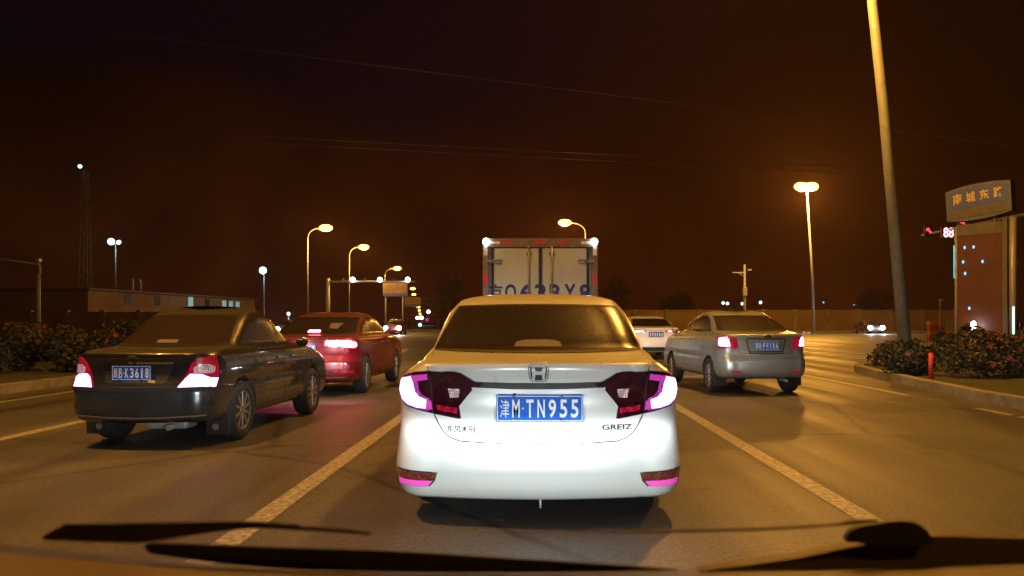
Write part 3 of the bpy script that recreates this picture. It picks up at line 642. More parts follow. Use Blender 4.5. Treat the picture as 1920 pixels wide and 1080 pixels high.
c.patch('high_brake_lamp', rounded([(-.11, 1.075), (.11, 1.075), (.10, 1.105), (-.10, 1.105)], .3), 'rear', 'lamp_red2', off=.008)
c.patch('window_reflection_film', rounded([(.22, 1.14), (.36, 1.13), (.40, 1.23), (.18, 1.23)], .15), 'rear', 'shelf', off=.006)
obj('emblem', lathe(nb(), [(.055, 0), (.055, .012), (.043, .012), (.043, .006)], Matrix.Translation((0, .06, .945)) @ Matrix.Rotation(pi/2, 4, 'X'), 28), 'chrome', c.root)
c.plate('冀BH0053', -.02, .80, .44, .14)
c.seam('bumper_crease', [(-.8, .50), (0, .49), (.8, .50)], 'rear', .05, 'brown_redlit', off=.02)
c.seam('chrome_strip', [(-.72, .33), (0, .32), (.72, .33)], 'rear', .02, 'chrome', off=.01)
for sg in (1, -1): c.seam('trunk_shut_line', [(sg*.60, .96), (sg*.56, .80), (sg*.5, .69), (0, .68)], 'rear', .009)

# champagne sedan, right lane
L, hw, roof, deck = 4.2, .80, 1.475, 1.045
c = Car('champagne_sedan', 'champagne silver small sedan in the right lane beside the kerb', 'car', (3.98, 13.55, 0), R(5.5), sedan_rows(L, hw, roof, deck, .50, 1.30, .27), 'champagne', (.80, 3.28), .31, .79)
common(c, L, hw, roof, deck, .50, 1.30, .27, 'champagne', (.80, 3.28), handles=False)
for sg in (1, -1):
    lp = c.patch('tail_lamp', rounded([(sg*a, b) for a, b in ((.46, .80), (.76, .80), (.785, .90), (.76, 1.0), (.66, 1.02), (.50, .97))], .2), 'rear', 'redlens', off=.012, th=.03, cell=.03)
    c.patch('lit_brake_element', rounded([(sg*a, b) for a, b in ((.60, .835), (.74, .835), (.765, .91), (.74, .98), (.655, .995), (.62, .93))], .2), 'rear', 'lamp_pink', off=.016, cell=.03, parent=lp)
    c.patch('bumper_reflector', rounded([(sg*a, b) for a, b in ((.42, .38), (.60, .39), (.60, .43), (.44, .42))], .2), 'rear', 'redlens', off=.006)
c.patch('plate_recess', rounded([(-.30, .72), (.30, .72), (.37, .975), (-.37, .975)], .12), 'rear', 'champagne', off=-.004, th=.004)
c.seam('plate_surround', rounded([(-.29, .72), (.29, .72), (.35, .97), (-.35, .97)], .12)+[(-.29, .72)], 'rear', .018, 'seam', off=.003)
c.seam('chrome_strip', [(-.29, .745), (.29, .745)], 'rear', .014, 'chrome', off=.008)
obj('emblem', ball(nb(), (0, .06, 1.0), (.075, .012, .032), 3), 'chrome', c.root)
c.plate('冀BFWX16', 0, .85, .43, .145)
for sg in (1, -1): c.seam('trunk_shut_line', [(sg*.56, 1.02), (sg*.50, .90), (sg*.46, .72), (0, .70)], 'rear', .008)
c.seam('bumper_shelf', [(-.74, .665), (-.4, .655), (0, .65), (.4, .655), (.74, .665)], 'rear', .035, 'champagne', off=.02)
obj('roof_antenna', tube(nb(), [(0, 1.55, 1.45), (0, 1.42, 1.56)], .006, 6), 'plastic', c.root)
obj('exhaust_pipe', tube(nb(), [(.35, .06, .25), (.35, .5, .26)], .026, 12), 'galv', c.root)
for sg in (1, -1): obj('mud_flap', box(nb(), (sg*.68, .46, .23), (.2, .015, .18), bev=.006), 'plastic', c.root)
q = c.hit('rear', .62, 1.055)[0]
for dx in (0, .08): obj('roof_marker', ball(nb(), (.70+dx, .14, 1.06), (.035, .02, .02), 2), 'clear', c.root)

for sg in (1, -1):
    hl = c.patch('headlight', rounded([(sg*a, b) for a, b in ((0.36, .60), (0.70, .62), (0.71, .74), (0.40, .72))], .2), 'front', 'headglass', off=.008)
    beam((sg*0.56, 4.2+.06, .66), hl, 900, LOOSE_RAMP)
# white sedan farther up the right lane
L, hw, roof, deck = 4.6, .87, 1.47, 1.06
c = Car('white_saloon', 'farther white saloon half hidden between the pearl sedan and the champagne one', 'car', (4.08, 26.5, 0), R(2), sedan_rows(L, hw, roof, deck, .55, 1.5, .24), 'white', (.92, 3.57), .33, .865, nseg=96)
common(c, L, hw, roof, deck, .55, 1.5, .24, 'white', (.92, 3.57))
for sg in (1, -1):
    lp = c.patch('tail_lamp', [(sg*a, b) for a, b in ((.30, .93), (.80, .87), (.84, .97), (.80, 1.03), (.34, .98))], 'rear', 'redlens', off=.012, th=.03)
    c.patch('lit_brake_element', [(sg*a, b) for a, b in ((.40, .94), (.70, .90), (.80, .89), (.81, .94), (.66, .97), (.40, .96))], 'rear', 'lamp_red', off=.016, parent=lp)
pl = c.plate('', 0, .84, .50, .17)
bm = nb()
for i in range(6): box(bm, (-.19+i*.075, .028, .84), (.032, .004, .10))
obj('plate_lettering', bm, 'plate_text', pl)
c.patch('bumper_insert', [(-.55, .30), (.55, .30), (.5, .42), (-.5, .42)], 'rear', 'plastic', off=.006)

# oncoming traffic, facing us
def oncoming(name, label, px, d, mats, paint, rz=pi, blink=None):
    L, hw, roof, deck = 4.4, .86, 1.46, .98
    x = (px-HX)/F*d
    c = Car(name, label, 'car', (x, d+L, 0), rz, sedan_rows(L, hw, roof, deck, .55, 1.5, .24), paint, (.92, 3.5), .32, .85, nseg=64, sub=3)
    common(c, L, hw, roof, deck, .55, 1.5, .24, paint, (.92, 3.5))
    for sg, mm in zip((1, -1), mats):
        p, n = c.hit('front', sg*.64, .66)
        lp = c.patch('headlight', rounded([(sg*a, b) for a, b in ((.44, .60), (.80, .60), (.82, .72), (.50, .73))], .2), 'front', 'headglass', off=.01)
        o = obj('lit_headlight', ball(nb(), (sg*.64, p.y+.02, .66), (.25, .08, .24) if mm != 'headglass' else (.12, .05, .10), 3), mm, lp)  # lit ball swollen beyond the lens to stand in for glare
        if mm == 'headlight': add_light('headlight_glow', 'POINT', (sg*.64, p.y+.4, .68), 350, (.85, .93, 1), lp, .1)
    c.patch('grille', [(-.36, .50), (.36, .50), (.40, .66), (-.40, .66)], 'front', 'plastic', off=.008)
    return c
c = oncoming('oncoming_car', 'oncoming dark car with one blue and one white headlight beside the brown sedan', 735, 78, ('blue_light', 'headlight'), 'brown_redlit')
bm = nb(); tube(bm, [(-.55, 2.2, 1.52), (.55, 2.2, 1.52)], .02, 8)
for x in (-.5, .5): box(bm, (x, 2.2, 1.47), (.05, .06, .1))
obj('roof_bar', bm, 'chrome', c.root)
# a local x of +1 is the left-hand side of the picture for a car facing us
oncoming('oncoming_car', 'oncoming dark car with glaring white headlight between the grey and brown sedans', 534, 62, ('headlight', 'headglass'), 'grey')
oncoming('oncoming_car', 'distant car crossing far right with two small white headlights left of the tall pole', 1644, 84, ('headlight', 'headlight'), 'grey', rz=pi)

# ------------------------------------------------------------ box truck
TD = 15.7; tx = (1013-HX)/F*TD
t = empty('box_truck', (tx, TD, 0), 'box truck with twin grey rear doors and two white top corner lamps', 'truck')
TW, TT, TB = 2.26, H-(447-HY)/F*TD, .95
obj('cargo_box', box(nb(), (0, 2.2, (TT+TB)/2), (TW-.02, 4.2, TT-TB-.02)), 'box', t)
bm = nb(); fw = .115
for sg in (1, -1): box(bm, (sg*(TW/2-fw/2), .06, (TT+TB)/2), (fw, .10, TT-TB), bev=.008)
box(bm, (0, .06, TT-.085), (TW-2*fw-.004, .09, .17), bev=.008); box(bm, (0, .06, TB+.05), (TW-2*fw-.004, .09, .10))
fr = obj('rear_frame', bm, 'steel', t)
for sg in (1, -1):
    dr = obj('rear_door', box(nb(), (sg*.47, .065, (TT-.18+TB+.1)/2), (.89, .05, TT-TB-.30), bev=.012), 'box', t)
    bm = nb(); x = sg*.47; z0, z1 = TB+.13, TT-.205
    obj('door_gasket', box(nb(), (sg*.935, .055, (TT+TB)/2-.05), (.05, .05, TT-TB-.28)), 'plastic', dr)
    rod = tube(nb(), [(sg*.225, .025, TB+.12), (sg*.225, .025, TT-.15)], .022, 10)
    for z in (TT-.30, 1.8, 1.3): box(rod, (sg*.225, .028, z), (.10, .03, .07), bev=.008)
    obj('lock_rod', rod, 'steel', dr)
    for z in (TT-.45, 1.7):
        hg = nb(); box(hg, (sg*1.0, .0, z), (.13, .04, .05), bev=.01); tube(hg, [(sg*.94, 0, z+.02), (sg*.83, .02, z+.035), (sg*.74, .03, z+.02)], .013, 8); tube(hg, [(sg*.94, 0, z-.02), (sg*.83, .02, z-.035), (sg*.76, .03, z-.025)], .013, 8)
        obj('hinge', hg, 'galv', dr)
obj('centre_post', box(nb(), (0, .045, (TT+TB)/2-.04), (.06, .06, TT-TB-.28)), 'plastic', t)
for x, m, wd in ((-.98+.10, 'tape_white', .17), (-.66, 'tape_red', .17), (-.12+.1, 'tape_red', .22), (.44, 'tape_red', .16), (.88, 'tape_white', .17)):
    obj('reflective_tape', box(nb(), (x, .006, TT-.085), (wd, .004, .055)), m, fr)
for sg in (1, -1):
    obj('reflective_tape', box(nb(), (sg*(TW/2-fw/2), .006, TT-.80), (.07, .004, .21)), 'tape_red', fr)
    obj('reflective_tape', box(nb(), (sg*(TW/2-fw/2), .006, TT-.24), (.07, .004, .19)), 'tape_white', fr)
    obj('corner_lamp', ball(nb(), (sg*(TW/2-.07), -.01, TT-.065), (.068, .04, .068), 3), 'headlight', t)
zt = TT-1.075
for i, ch in enumerate('京Q63BY8'):
    x = -.875+i*.292; x += .0
    bm = text_bm(ch, .36 if i else .37, width=.225 if i else .27, depth=.003, bold=.03 if i else .015); bmesh.ops.translate(bm, vec=(x, .037, zt), verts=bm.verts)
    obj('stencilled_letter', bm, 'blue_ink', t)
bm = nb(); box(bm, (-.4, 3, .72), (.09, 6, .2)); box(bm, (.4, 3, .72), (.09, 6, .2)); box(bm, (0, .15, .55), (2.0, .12, .14)); obj('chassis', bm, 'darksteel', t)
for y in (1.2, 5.2):
    for sg in (1, -1):
        mm = Matrix.Translation((sg*.86, y, .40)) @ Matrix.Rotation(sg*pi/2, 4, 'Y')
        obj('wheel', lathe(nb(), [(.25, -.14), (.37, -.14), (.40, -.08), (.40, .08), (.37, .14), (.24, .12), (.1, .05)], mm, 32), 'rubber', t)
bm = nb(); cab = [(4.6, .55), (4.6, 2.15), (4.85, 2.3), (5.7, 2.3), (6.15, 1.5), (6.25, 1.2), (6.25, .55)]
a = [bm.verts.new((-1.0, y, z)) for y, z in cab]; b = [bm.verts.new((1.0, y, z)) for y, z in cab]
bm.faces.new(a); bm.faces.new(b[::-1])
for i in range(len(cab)): bm.faces.new((a[i], a[(i+1) % 7], b[(i+1) % 7], b[i]))
cb = obj('cab', bm, 'white', t)
for sg in (1, -1): obj('cab_window', box(nb(), (sg*1.005, 5.4, 1.75), (.012, .75, .5), bev=.003), 'glass', cb)
for sg in (1, -1): obj('tail_lamp', box(nb(), (sg*.85, .07, .72), (.28, .05, .12), bev=.01), 'redlens', t)

# ------------------------------------------------------------ street lamps
def lamp_head(root, p, dirx, s=1.0, es='sodium'):
    hd = obj('lamp_head', ball(nb(), p+Vector((0, 0, .05*s)), (.55*s, .20*s, .13*s), 3), 'galv', root)
    obj('lamp_glass_and_bloom', ball(nb(), p+Vector((0, -.02, -.02*s)), (.60*s, .28*s, .30*s), 3), es, hd)  # oversized glass: the lamp's bloom is put into its shape
SOD = (1, .435, .06)
def street_lamp(px_pole, px_head, py_head, d, label, power=0, s=1.0, dy=0, rad=.065, group='street lamps along the roads'):
    x = (px_pole-HX)/F*d; hp = W(px_head, py_head, d+dy)
    r = empty('street_lamp', (x, d, 0), label, 'street lamp', group); loc = Vector((x, d, 0))
    p = hp-loc; top = p.z; bend = min(1.3, abs(p.x))
    sgn = 1 if p.x > 0 else -1
    obj('pole', tube(nb(), [(0, 0, 0), (0, 0, top-bend*.75)], [rad*1.2, rad*.7], 10), 'pole', r)
    pts = [(0, 0, top-bend*.75)]+[(p.x*(1-cos(a))*.62, p.y*(1-cos(a))*.6, top-bend*.75+bend*.72*sin(a)) for a in (.4, .8, 1.2, pi/2)]+[(p.x-.4*sgn*s, p.y, top)]
    obj('arm', tube(nb(), pts, rad*.6, 8), 'pole', r)
    lamp_head(r, p, sgn, s)
    if power: add_light('lamp_light', 'POINT', p-Vector((0, 0, .3)), power, SOD, r, .3)
    return r
street_lamp(577, 611, 427, 74, 'nearest and tallest orange lamp of the left row above the brown sedan', 9000, 1.05)
street_lamp(655, 682, 463, 94, 'second orange lamp of the left row, tall curved arm left of the sign gantry', 9000, 1.05)
street_lamp(722, 745, 503, 132, 'third orange lamp of the left row above the near road sign board', 9000, 1.1)
fl = [(765, 774, 541, 205), (768, 776, 552, 250), (776, 784.5, 576, 400), (778, 786, 582, 470), (780, 787.5, 588, 540), (781, 788.5, 593, 620)]
nm = ['fourth orange lamp of the left row, right of the near road sign board', 'fifth orange lamp of the left row, just above the far road sign board', 'topmost of the four merged far lamps right of the far road sign', 'second from the top of the four merged far lamps', 'third from the top of the four merged far lamps', 'lowest of the four merged far lamps']
for (a, b, c_, d), l in zip(fl, nm): street_lamp(a, b, c_, d, l, 0, 1.15 if d < 300 else 1.5)
street_lamp(1098, 1059, 417, 72, 'orange street lamp whose arm curves left above the box truck roof', 9000, 1.0)
# twin-head high lamp at the right
D2 = 88; r = empty('high_mast_lamp', (W(1526, 0, D2).x, D2, 0), 'tall twin headed orange lamp on slender pole above the champagne sedan', 'street lamp')
p = W(1511, 350, D2)-Vector((r.location.x, D2, 0))
obj('pole', tube(nb(), [(0, 0, 0), (p.x*.15, 0, p.z*.35), (p.x*.85, 0, p.z-.6)], [.17, .13, .08], 12), 'pole', r)
obj('crossbar', tube(nb(), [(p.x-.9, 0, p.z-.45), (p.x+.9, 0, p.z-.45)], .05, 8), 'pole', r)
for sg in (-1, 1):
    hd = obj('lamp_head', box(nb(), (p.x+sg*.55, 0, p.z+.14), (1.05, .5, .3), bev=.1), 'galv', r)
    obj('lamp_glass_and_bloom', ball(nb(), (p.x+sg*.55, -.15, p.z-.02), (.80, .40, .48), 3), 'sodium', hd)  # glass enlarged so that its shape carries the bloom
add_light('lamp_light', 'POINT', (p.x, -.5, p.z-.8), 22000, SOD, r, .5)
# big leaning pole by the kerb, its lamp above the frame, and the lamps behind the lens that light this end of the road
def near_lamp(base, top, head, power, label, rr=(.145, .085), nm='lamp_post'):
    r = empty(nm, base, label, 'street lamp')
    b = Vector(base); t_ = Vector(top)-b; h = Vector(head)-b
    obj('pole', tube(nb(), [(0, 0, 0), t_*.5+Vector((.06, 0, 0)), t_], [rr[0], (rr[0]+rr[1])/2, rr[1]], 24), 'pole', r)
    obj('base_plate', box(nb(), (0, 0, .02), (.45, .45, .04)), 'galv', r)
    obj('arm', tube(nb(), [t_, t_+(h-t_)*.3+Vector((0, 0, .25)), h+Vector((0, 0, .08))], [rr[1], .05, .04], 10), 'pole', r)
    lamp_head(r, h, -1, 1)
    add_light('lamp_light', 'POINT', h-Vector((0, 0, .3)), power, SOD, r, .25)
near_lamp((8.42, 18, .12), (7.25, 18, 11.8), (4.9, 16.5, 12.4), 13000, 'thick pale leaning lamp post standing in the bushes at right')
near_lamp((-9.9, 8, .12), (-9.9, 8, 11.5), (-7.2, 6, 12.0), 10500, 'lamp post on the left verge outside the view')
near_lamp((9.4, -8, .12), (9.4, -8, 11.5), (6.5, -7, 12.0), 2800, 'lamp post behind the camera on the right verge')

# ------------------------------------------------------------ left: signal mast, tower, floodlights, building, wall
def at0(px, d): return Vector(((px-HX)/F*d, d, 0))
r = empty('signal_mast', at0(72, 50), 'pale signal mast at far left with a thin arm reaching left', 'mast')
top = W(72, 492, 50).z
obj('pole', tube(nb(), [(0, 0, 0), (0, 0, top)], [.14, .11], 14), 'pole', r)
obj('arm', tube(nb(), [(0, 0, top-.12), (-2.6, 0, top+.25), (-9, -2, top+.35)], [.06, .05, .04], 8), 'pole', r)
obj('camera', box(nb(), (0, 0, top+.14), (.26, .3, .2), bev=.03), 'galv', r)
obj('signal_head', box(nb(), (0, -.05, top-.45), (.3, .25, .5), bev=.03), 'darksteel', r)
d = 120; r = empty('lattice_tower', at0(160, d), 'tall dark lattice tower at left with a white light on top', 'tower')
ht = W(160, 322, d).z; bm = nb()
for sx_ in (-1, 1):
    for sy in (-1, 1): tube(bm, [(sx_*.75, sy*.75, 0), (sx_*.32, sy*.32, ht)], .07, 5)
n = 16
for i in range(n):
    z0, z1 = ht*i/n, ht*(i+1)/n; w0, w1 = .75-.43*i/n, .75-.43*(i+1)/n; f = 1 if i % 2 else -1
    for sy in (-1, 1): tube(bm, [(-w0*f, sy*w0, z0), (w1*f, sy*w1, z1)], .05, 4); tube(bm, [(sy*w0, -w0*f, z0), (sy*w1, w1*f, z1)], .05, 4)
    tube(bm, [(-w1, -w1, z1), (w1, -w1, z1)], .04, 4)
obj('lattice_frame', bm, 'steel', r)
obj('beacon', ball(nb(), W(150, 312, d)-r.location, .30, 2), 'coolwhite', r)
obj('lamp_bracket', tube(nb(), [(0, 0, ht), W(150, 313, d)-r.location], .05, 6), 'darksteel', r)
def flood(pts, base, d, label, s):
    r = empty('floodlight', at0(base, d), label, 'floodlight', 'cool white floodlights over the yard')
    zt = W(0, pts[0][1], d).z
    obj('pole', tube(nb(), [(0, 0, 0), (0, 0, zt-.1)], [.12, .07], 8), 'darksteel', r)
    obj('crossbar', tube(nb(), [(W(pts[0][0], 0, d).x-r.location.x, 0, zt-.3), (max(.2, W(pts[-1][0], 0, d).x-r.location.x), 0, zt-.3)], .05, 6), 'darksteel', r)
    for i, (a, b) in enumerate(pts):
        p = W(a, b, d)-r.location; obj('lit_lamp', ball(nb(), p, s if i == 0 else s*.6, 3), 'coolwhite', r)
    add_light('floodlight_light', 'POINT', (0, -1, zt-.6), 500, (.55, .9, 1), r, .3)
flood([(208.5, 453), (223, 454)], 217, 100, 'pair of cool white floodlights on one pole above the long building', .43)
flood([(493, 507)], 495, 110, 'single bright cool white floodlight left of the lamp row', .50)
flood([(541, 588)], 541, 110, 'small teal white light low above the oncoming headlight', .22)
# long building
A, B = W(165, 0, 86), W(478, 0, 126); A.z = B.z = 0; v = (B-A); Lb = v.length; ang = math.atan2(v.y, v.x)
r = empty('long_building', A, 'long low ochre building at left with a few teal lit windows', 'building', rz=ang)
zt = W(0, 540, 86).z
bm = box(nb(), (Lb/2, 6, zt/2-.1), (Lb, 12, zt+.2-.35)); wl = obj('wall', bm, 'brick', r)
bm = box(nb(), (Lb/2, 6, zt-.10), (Lb+.8, 12.8, .22), bev=.04); rf = obj('roof', bm, 'roofing', r)
for x in (.24, .28): obj('chimney', tube(nb(), [(Lb*x, 1, zt), (Lb*x, 1, zt+1.5)], .12, 8), 'galv', rf)
def on_wall(px):        # distance along the wall seen at a pixel column
    k = (px-HX)/F; s_ = (k*A.y-A.x)/(v.x-k*v.y); return s_
for px, py, lit in ((357, 566, 1), (420, 572, 1), (432.5, 573, 1), (445, 574, 1), (240, 560, 0), (295, 563, 0), (388, 569, 0)):
    s_ = on_wall(px); d = A.y+v.y*s_; z = W(0, py, d).z
    wn = obj('window', box(nb(), (Lb*s_, -.01, z), (1.35, .06, 1.5)), 'frame' if lit else 'roofing', r)
    obj('pane', box(nb(), (Lb*s_-.31, -.035, z), (.5, .04, 1.25)), 'window' if lit else 'glass', wn); obj('pane', box(nb(), (Lb*s_+.31, -.035, z), (.5, .04, 1.25)), 'window' if lit else 'glass', wn)
r = empty('perimeter_wall', at0(-60, 66), 'low ochre wall behind the bushes at far left', 'wall')
bm = box(nb(), (11.2, 0, 1.05), (24, .3, 2.1)); obj('wall_panel', bm, 'brick', r)
bm = nb(); 
for k in range(9): box(bm, (-.8+k*3, -.08, 1.12), (.4, .46, 2.24), bev=.03)
obj('pier', bm, 'brick', r)
r = empty('gate_sign', at0(155, 70), 'small ochre lit notice board beside the tower foot', 'sign')
obj('board', box(nb(), (0, 0, 1.35), (1.3, .08, 1.3), bev=.02), 'signbrown', r); obj('post', tube(nb(), [(-.5, .05, 0), (-.5, .05, 1.9)], .05), 'galv', r); obj('post', tube(nb(), [(.5, .05, 0), (.5, .05, 1.9)], .05), 'galv', r)
# gantry
d = 92; r = empty('sign_gantry', at0(615, d), 'road gantry arm with three white lamps and a direction board at its end', 'gantry')
zt = W(0, 528, d).z
obj('pole', tube(nb(), [(0, 0, 0), (0, 0, zt+.4)], [.28, .2], 14), 'pole', r)
obj('arm', tube(nb(), [(0, 0, zt), (W(778, 0, d).x-r.location.x, 0, zt)], [.13, .08], 10), 'pole', r)
for px in (662, 713, 765): obj('lit_lamp', ball(nb(), W(px, 524.5, d)-r.location+Vector((0, -.2, 0)), .27, 3), 'headlight', r)
for px in (643, 684, 738, 741): obj('traffic_camera', box(nb(), W(px, 524, d)-r.location, (.2, .4, .22), bev=.03), 'darksteel', r)
r = empty('direction_sign', at0(741, 96), 'nearer and larger brown lit direction board on two posts', 'road sign')
c0 = W(741, 543, 96)-r.location
sb = obj('sign_board', box(nb(), c0, (2.95, .08, 1.65), bev=.02), 'signbrown', r); obj('lower_panel', box(nb(), c0+Vector((0, -.06, -.62)), (2.9, .04, .35)), 'signblue', sb)
for x in (-1.15, .9): obj('post', tube(nb(), [(x, .1, 0), (x, .1, c0.z)], .08, 8), 'pole', r)
r = empty('direction_sign', at0(774, 150), 'farther and smaller brown direction board right of the larger one', 'road sign')
c0 = W(774, 566, 150)-r.location
sb = obj('sign_board', box(nb(), c0, (3.1, .08, 1.8), bev=.02), 'signbrown', r); obj('lower_panel', box(nb(), c0+Vector((0, -.06, -.6)), (3.0, .04, .35)), 'signblue', sb)
for x in (-1.0, .9): obj('post', tube(nb(), [(x, .1, 0), (x, .1, c0.z)], .09, 8), 'darksteel', r)
for i, (px, py, l) in enumerate(((783, 596, 'pale vehicle lamp below the merged far lamps, left one'), (790.5, 596, 'pale vehicle lamp below the merged far lamps, right one'), (787.5, 609, 'teal white signal low beneath the merged far lamps'), (803.5, 584.5, 'lone warm lamp right of the merged far lamps'), (801, 600, 'tiny violet signal right of the merged far lamps'))):
    d = 300 if i != 2 else 120; r = empty('distant_lamp', at0(px, d), l, 'lamp'); p = W(px, py, d)-r.location
    obj('post', tube(nb(), [(0, 0, 0), (0, 0, p.z)], .07, 6), 'darksteel', r); obj('lit_lamp', ball(nb(), p, .62 if i != 2 else .26, 2), 'headlight' if i in (0, 1, 3) else ('coolwhite' if i == 2 else 'lamp_edge'), r)

# ------------------------------------------------------------ right: wall, poles, sign, signals
r = empty('boundary_wall', at0(1130, 104), 'long pale boundary wall across the far side of the junction at right', 'wall')
Lw = W(1790, 0, 104).x-r.location.x
zt = W(0, 583, 104).z
obj('wall_panel', box(nb(), (Lw/2, 0, zt/2), (Lw, .3, zt)), 'brick', r); obj('coping', box(nb(), (Lw/2, 0, zt+.06), (Lw, .45, .12)), 'concrete', r)
for k in range(12): obj('pier', box(nb(), (k*Lw/11, -.05, zt/2+.1), (.5, .5, zt+.2), bev=.02), 'concrete', r)
r = empty('utility_pole', at0(1396, 96), 'concrete utility pole with crossarm and transformer above the champagne sedan', 'utility pole')
top = W(0, 496, 96).z
obj('pole', tube(nb(), [(0, 0, 0), (0, 0, top)], [.2, .13], 10), 'pole', r)
z = W(0, 511, 96).z
obj('crossarm', box(nb(), (-.72, 0, z), (1.5, .12, .12)), 'pole', r); obj('brace', tube(nb(), [(-.9, 0, z), (0, 0, z-.45)], .04, 6), 'pole', r)
obj('crossarm', box(nb(), (.6, 0, z+.32), (.5, .12, .14)), 'pole', r)
obj('transformer', box(nb(), (-.05, -.3, W(0, 547, 96).z), (.5, .45, 1.0), bev=.05), 'galv', r)
for px, py, l in ((1356, 568, 'far white lamp, leftmost of the four over the champagne roof'), (1364, 569, 'far white lamp, second from the left over the champagne roof'), (1392, 569.5, 'far white lamp touching the utility pole'), (1426, 567, 'far white lamp, rightmost of the four over the champagne roof'), (1544, 567, 'faint far lamp right of the twin headed mast'), (1629, 561, 'faint bluish far lamp near the wall top'), (1602, 572, 'faint warm far lamp left of the thick leaning post')):
    d = 200; r = empty('distant_lamp', at0(px, d), l, 'lamp'); p = W(px, py, d)-r.location; big = px < 1500
    obj('post', tube(nb(), [(0, 0, 0), (0, 0, p.z)], .07, 6), 'darksteel', r); obj('lit_lamp', ball(nb(), p, .40 if big else .2, 2), 'coolwhite' if big else 'blue_dot', r)
# street-name monument sign
D = 24.0; base = at0(1838, D)
r = empty('street_name_monument', base, 'tall red monument sign with curved blue street name board on top', 'sign', rz=R(-48))
sp = F/D*.57; r.scale = (.80, .80, 1)
zt = lambda py: W(0, py, D).z
pw = 1.0
pn = obj('red_panel', box(nb(), (0, 0, (zt(440)+.6)/2+.1), (pw*1.55, .22, zt(440)-.5), bev=.02), 'signred', r)
obj('panel_header', box(nb(), (0, -.01, zt(430)), (pw*1.6, .26, .36), bev=.05), 'signstone', r)
obj('column', tube(nb(), [(-.84, -.02, 0), (-.84, -.02, zt(425))], .055, 14), 'galv', r)
obj('column', box(nb(), (.86, .05, zt(412)/2), (.17, .34, zt(412)), bev=.03), 'signstone', r)
obj('column', tube(nb(), [(1.08, .05, 0), (1.08, .05, zt(412))], .12, 16), 'galv', r)
obj('plinth', box(nb(), (.1, 0, .3), (2.6, .7, .6), bev=.05), 'signstone', r)
obj('lit_edge_tube', tube(nb(), [(-.90, -.07, 2.6), (-.90, -.07, 3.6)], .022, 8), 'cyan', r)
obj('lit_edge_tube', tube(nb(), [(1.15, -.10, .9), (1.15, -.10, 1.7)], .03, 8), 'coolwhite', r)
# head board: bowed top edge, tilted
bm = nb(); n = 12; hw_ = 1.12; top_z = lambda u: zt(372)-.02+.09*(1-u*u); bot = zt(406)
fr_, bk_ = [], []
for i in range(n+1):
    u = -1+2*i/n
    for lst, y in ((fr_, -.25), (bk_, .25)): lst.append((bm.verts.new((u*hw_, y, bot+.10*(1-u*u)*-1)), bm.verts.new((u*hw_, y, top_z(u)+.36))))
for i in range(n):
    bm.faces.new((fr_[i][0], fr_[i+1][0], fr_[i+1][1], fr_[i][1])); bm.faces.new((bk_[i][0], bk_[i][1], bk_[i+1][1], bk_[i+1][0]))
    bm.faces.new((fr_[i][1], fr_[i+1][1], bk_[i+1][1], bk_[i][1])); bm.faces.new((fr_[i][0], bk_[i][0], bk_[i+1][0], fr_[i+1][0]))
for i in (0, n): bm.faces.new((fr_[i][0], fr_[i][1], bk_[i][1], bk_[i][0]))
hb = obj('head_board', bm, 'signgrey', r)
piv = Vector((0, 0, zt(380))); rt = Matrix.Translation(piv) @ Matrix.Rotation(R(-4), 4, 'Y') @ Matrix.Translation(-piv); hb.matrix_local = rt
bm = nb(); lo = []; up = []
for i in range(n+1):
    u = -1+2*i/n; lo.append(bm.verts.new((u*1.02, -.262, bot+.30))); up.append(bm.verts.new((u*1.02, -.262, top_z(u)+.28)))
for i in range(n): bm.faces.new((lo[i], lo[i+1], up[i+1], up[i]))
obj('name_panel', bm, 'signblue', hb)
obj('lower_band', box(nb(), (0, -.262, bot+.13), (2.1, .02, .22), bev=.004), 'signstone', hb)
for i, ch in enumerate('南城东路'):
    bm = text_bm(ch, .32, width=.32, depth=.01, bold=.02); bmesh.ops.translate(bm, vec=(-.70+i*.47, -.27, (bot+.30+zt(372)+.36)/2+.0), verts=bm.verts); obj('name_character', bm, 'signgold', hb)
obj('bracket', tube(nb(), [(.5, 0, zt(425)), (.5, 0, bot+.1)], .06, 8), 'galv', r); obj('bracket', tube(nb(), [(-.5, 0, zt(425)), (-.5, 0, bot+.1)], .06, 8), 'galv', r)
# tiny glowing beads standing in for blue reflections on the red panel
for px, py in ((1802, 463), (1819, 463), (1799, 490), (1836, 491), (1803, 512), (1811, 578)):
    obj('reflection_bead', ball(nb(), ((px-1836)/sp*.655+.13, -.15, W(0, py, D).z), (.035, .03, .05), 2), 'blue_dot', pn)
obj('lit_ground_lamp', ball(nb(), ((1813-1836)/sp*.655+.36, -.5, W(0, 611, D).z), (.10, .05, .15), 2), 'headlight', r)
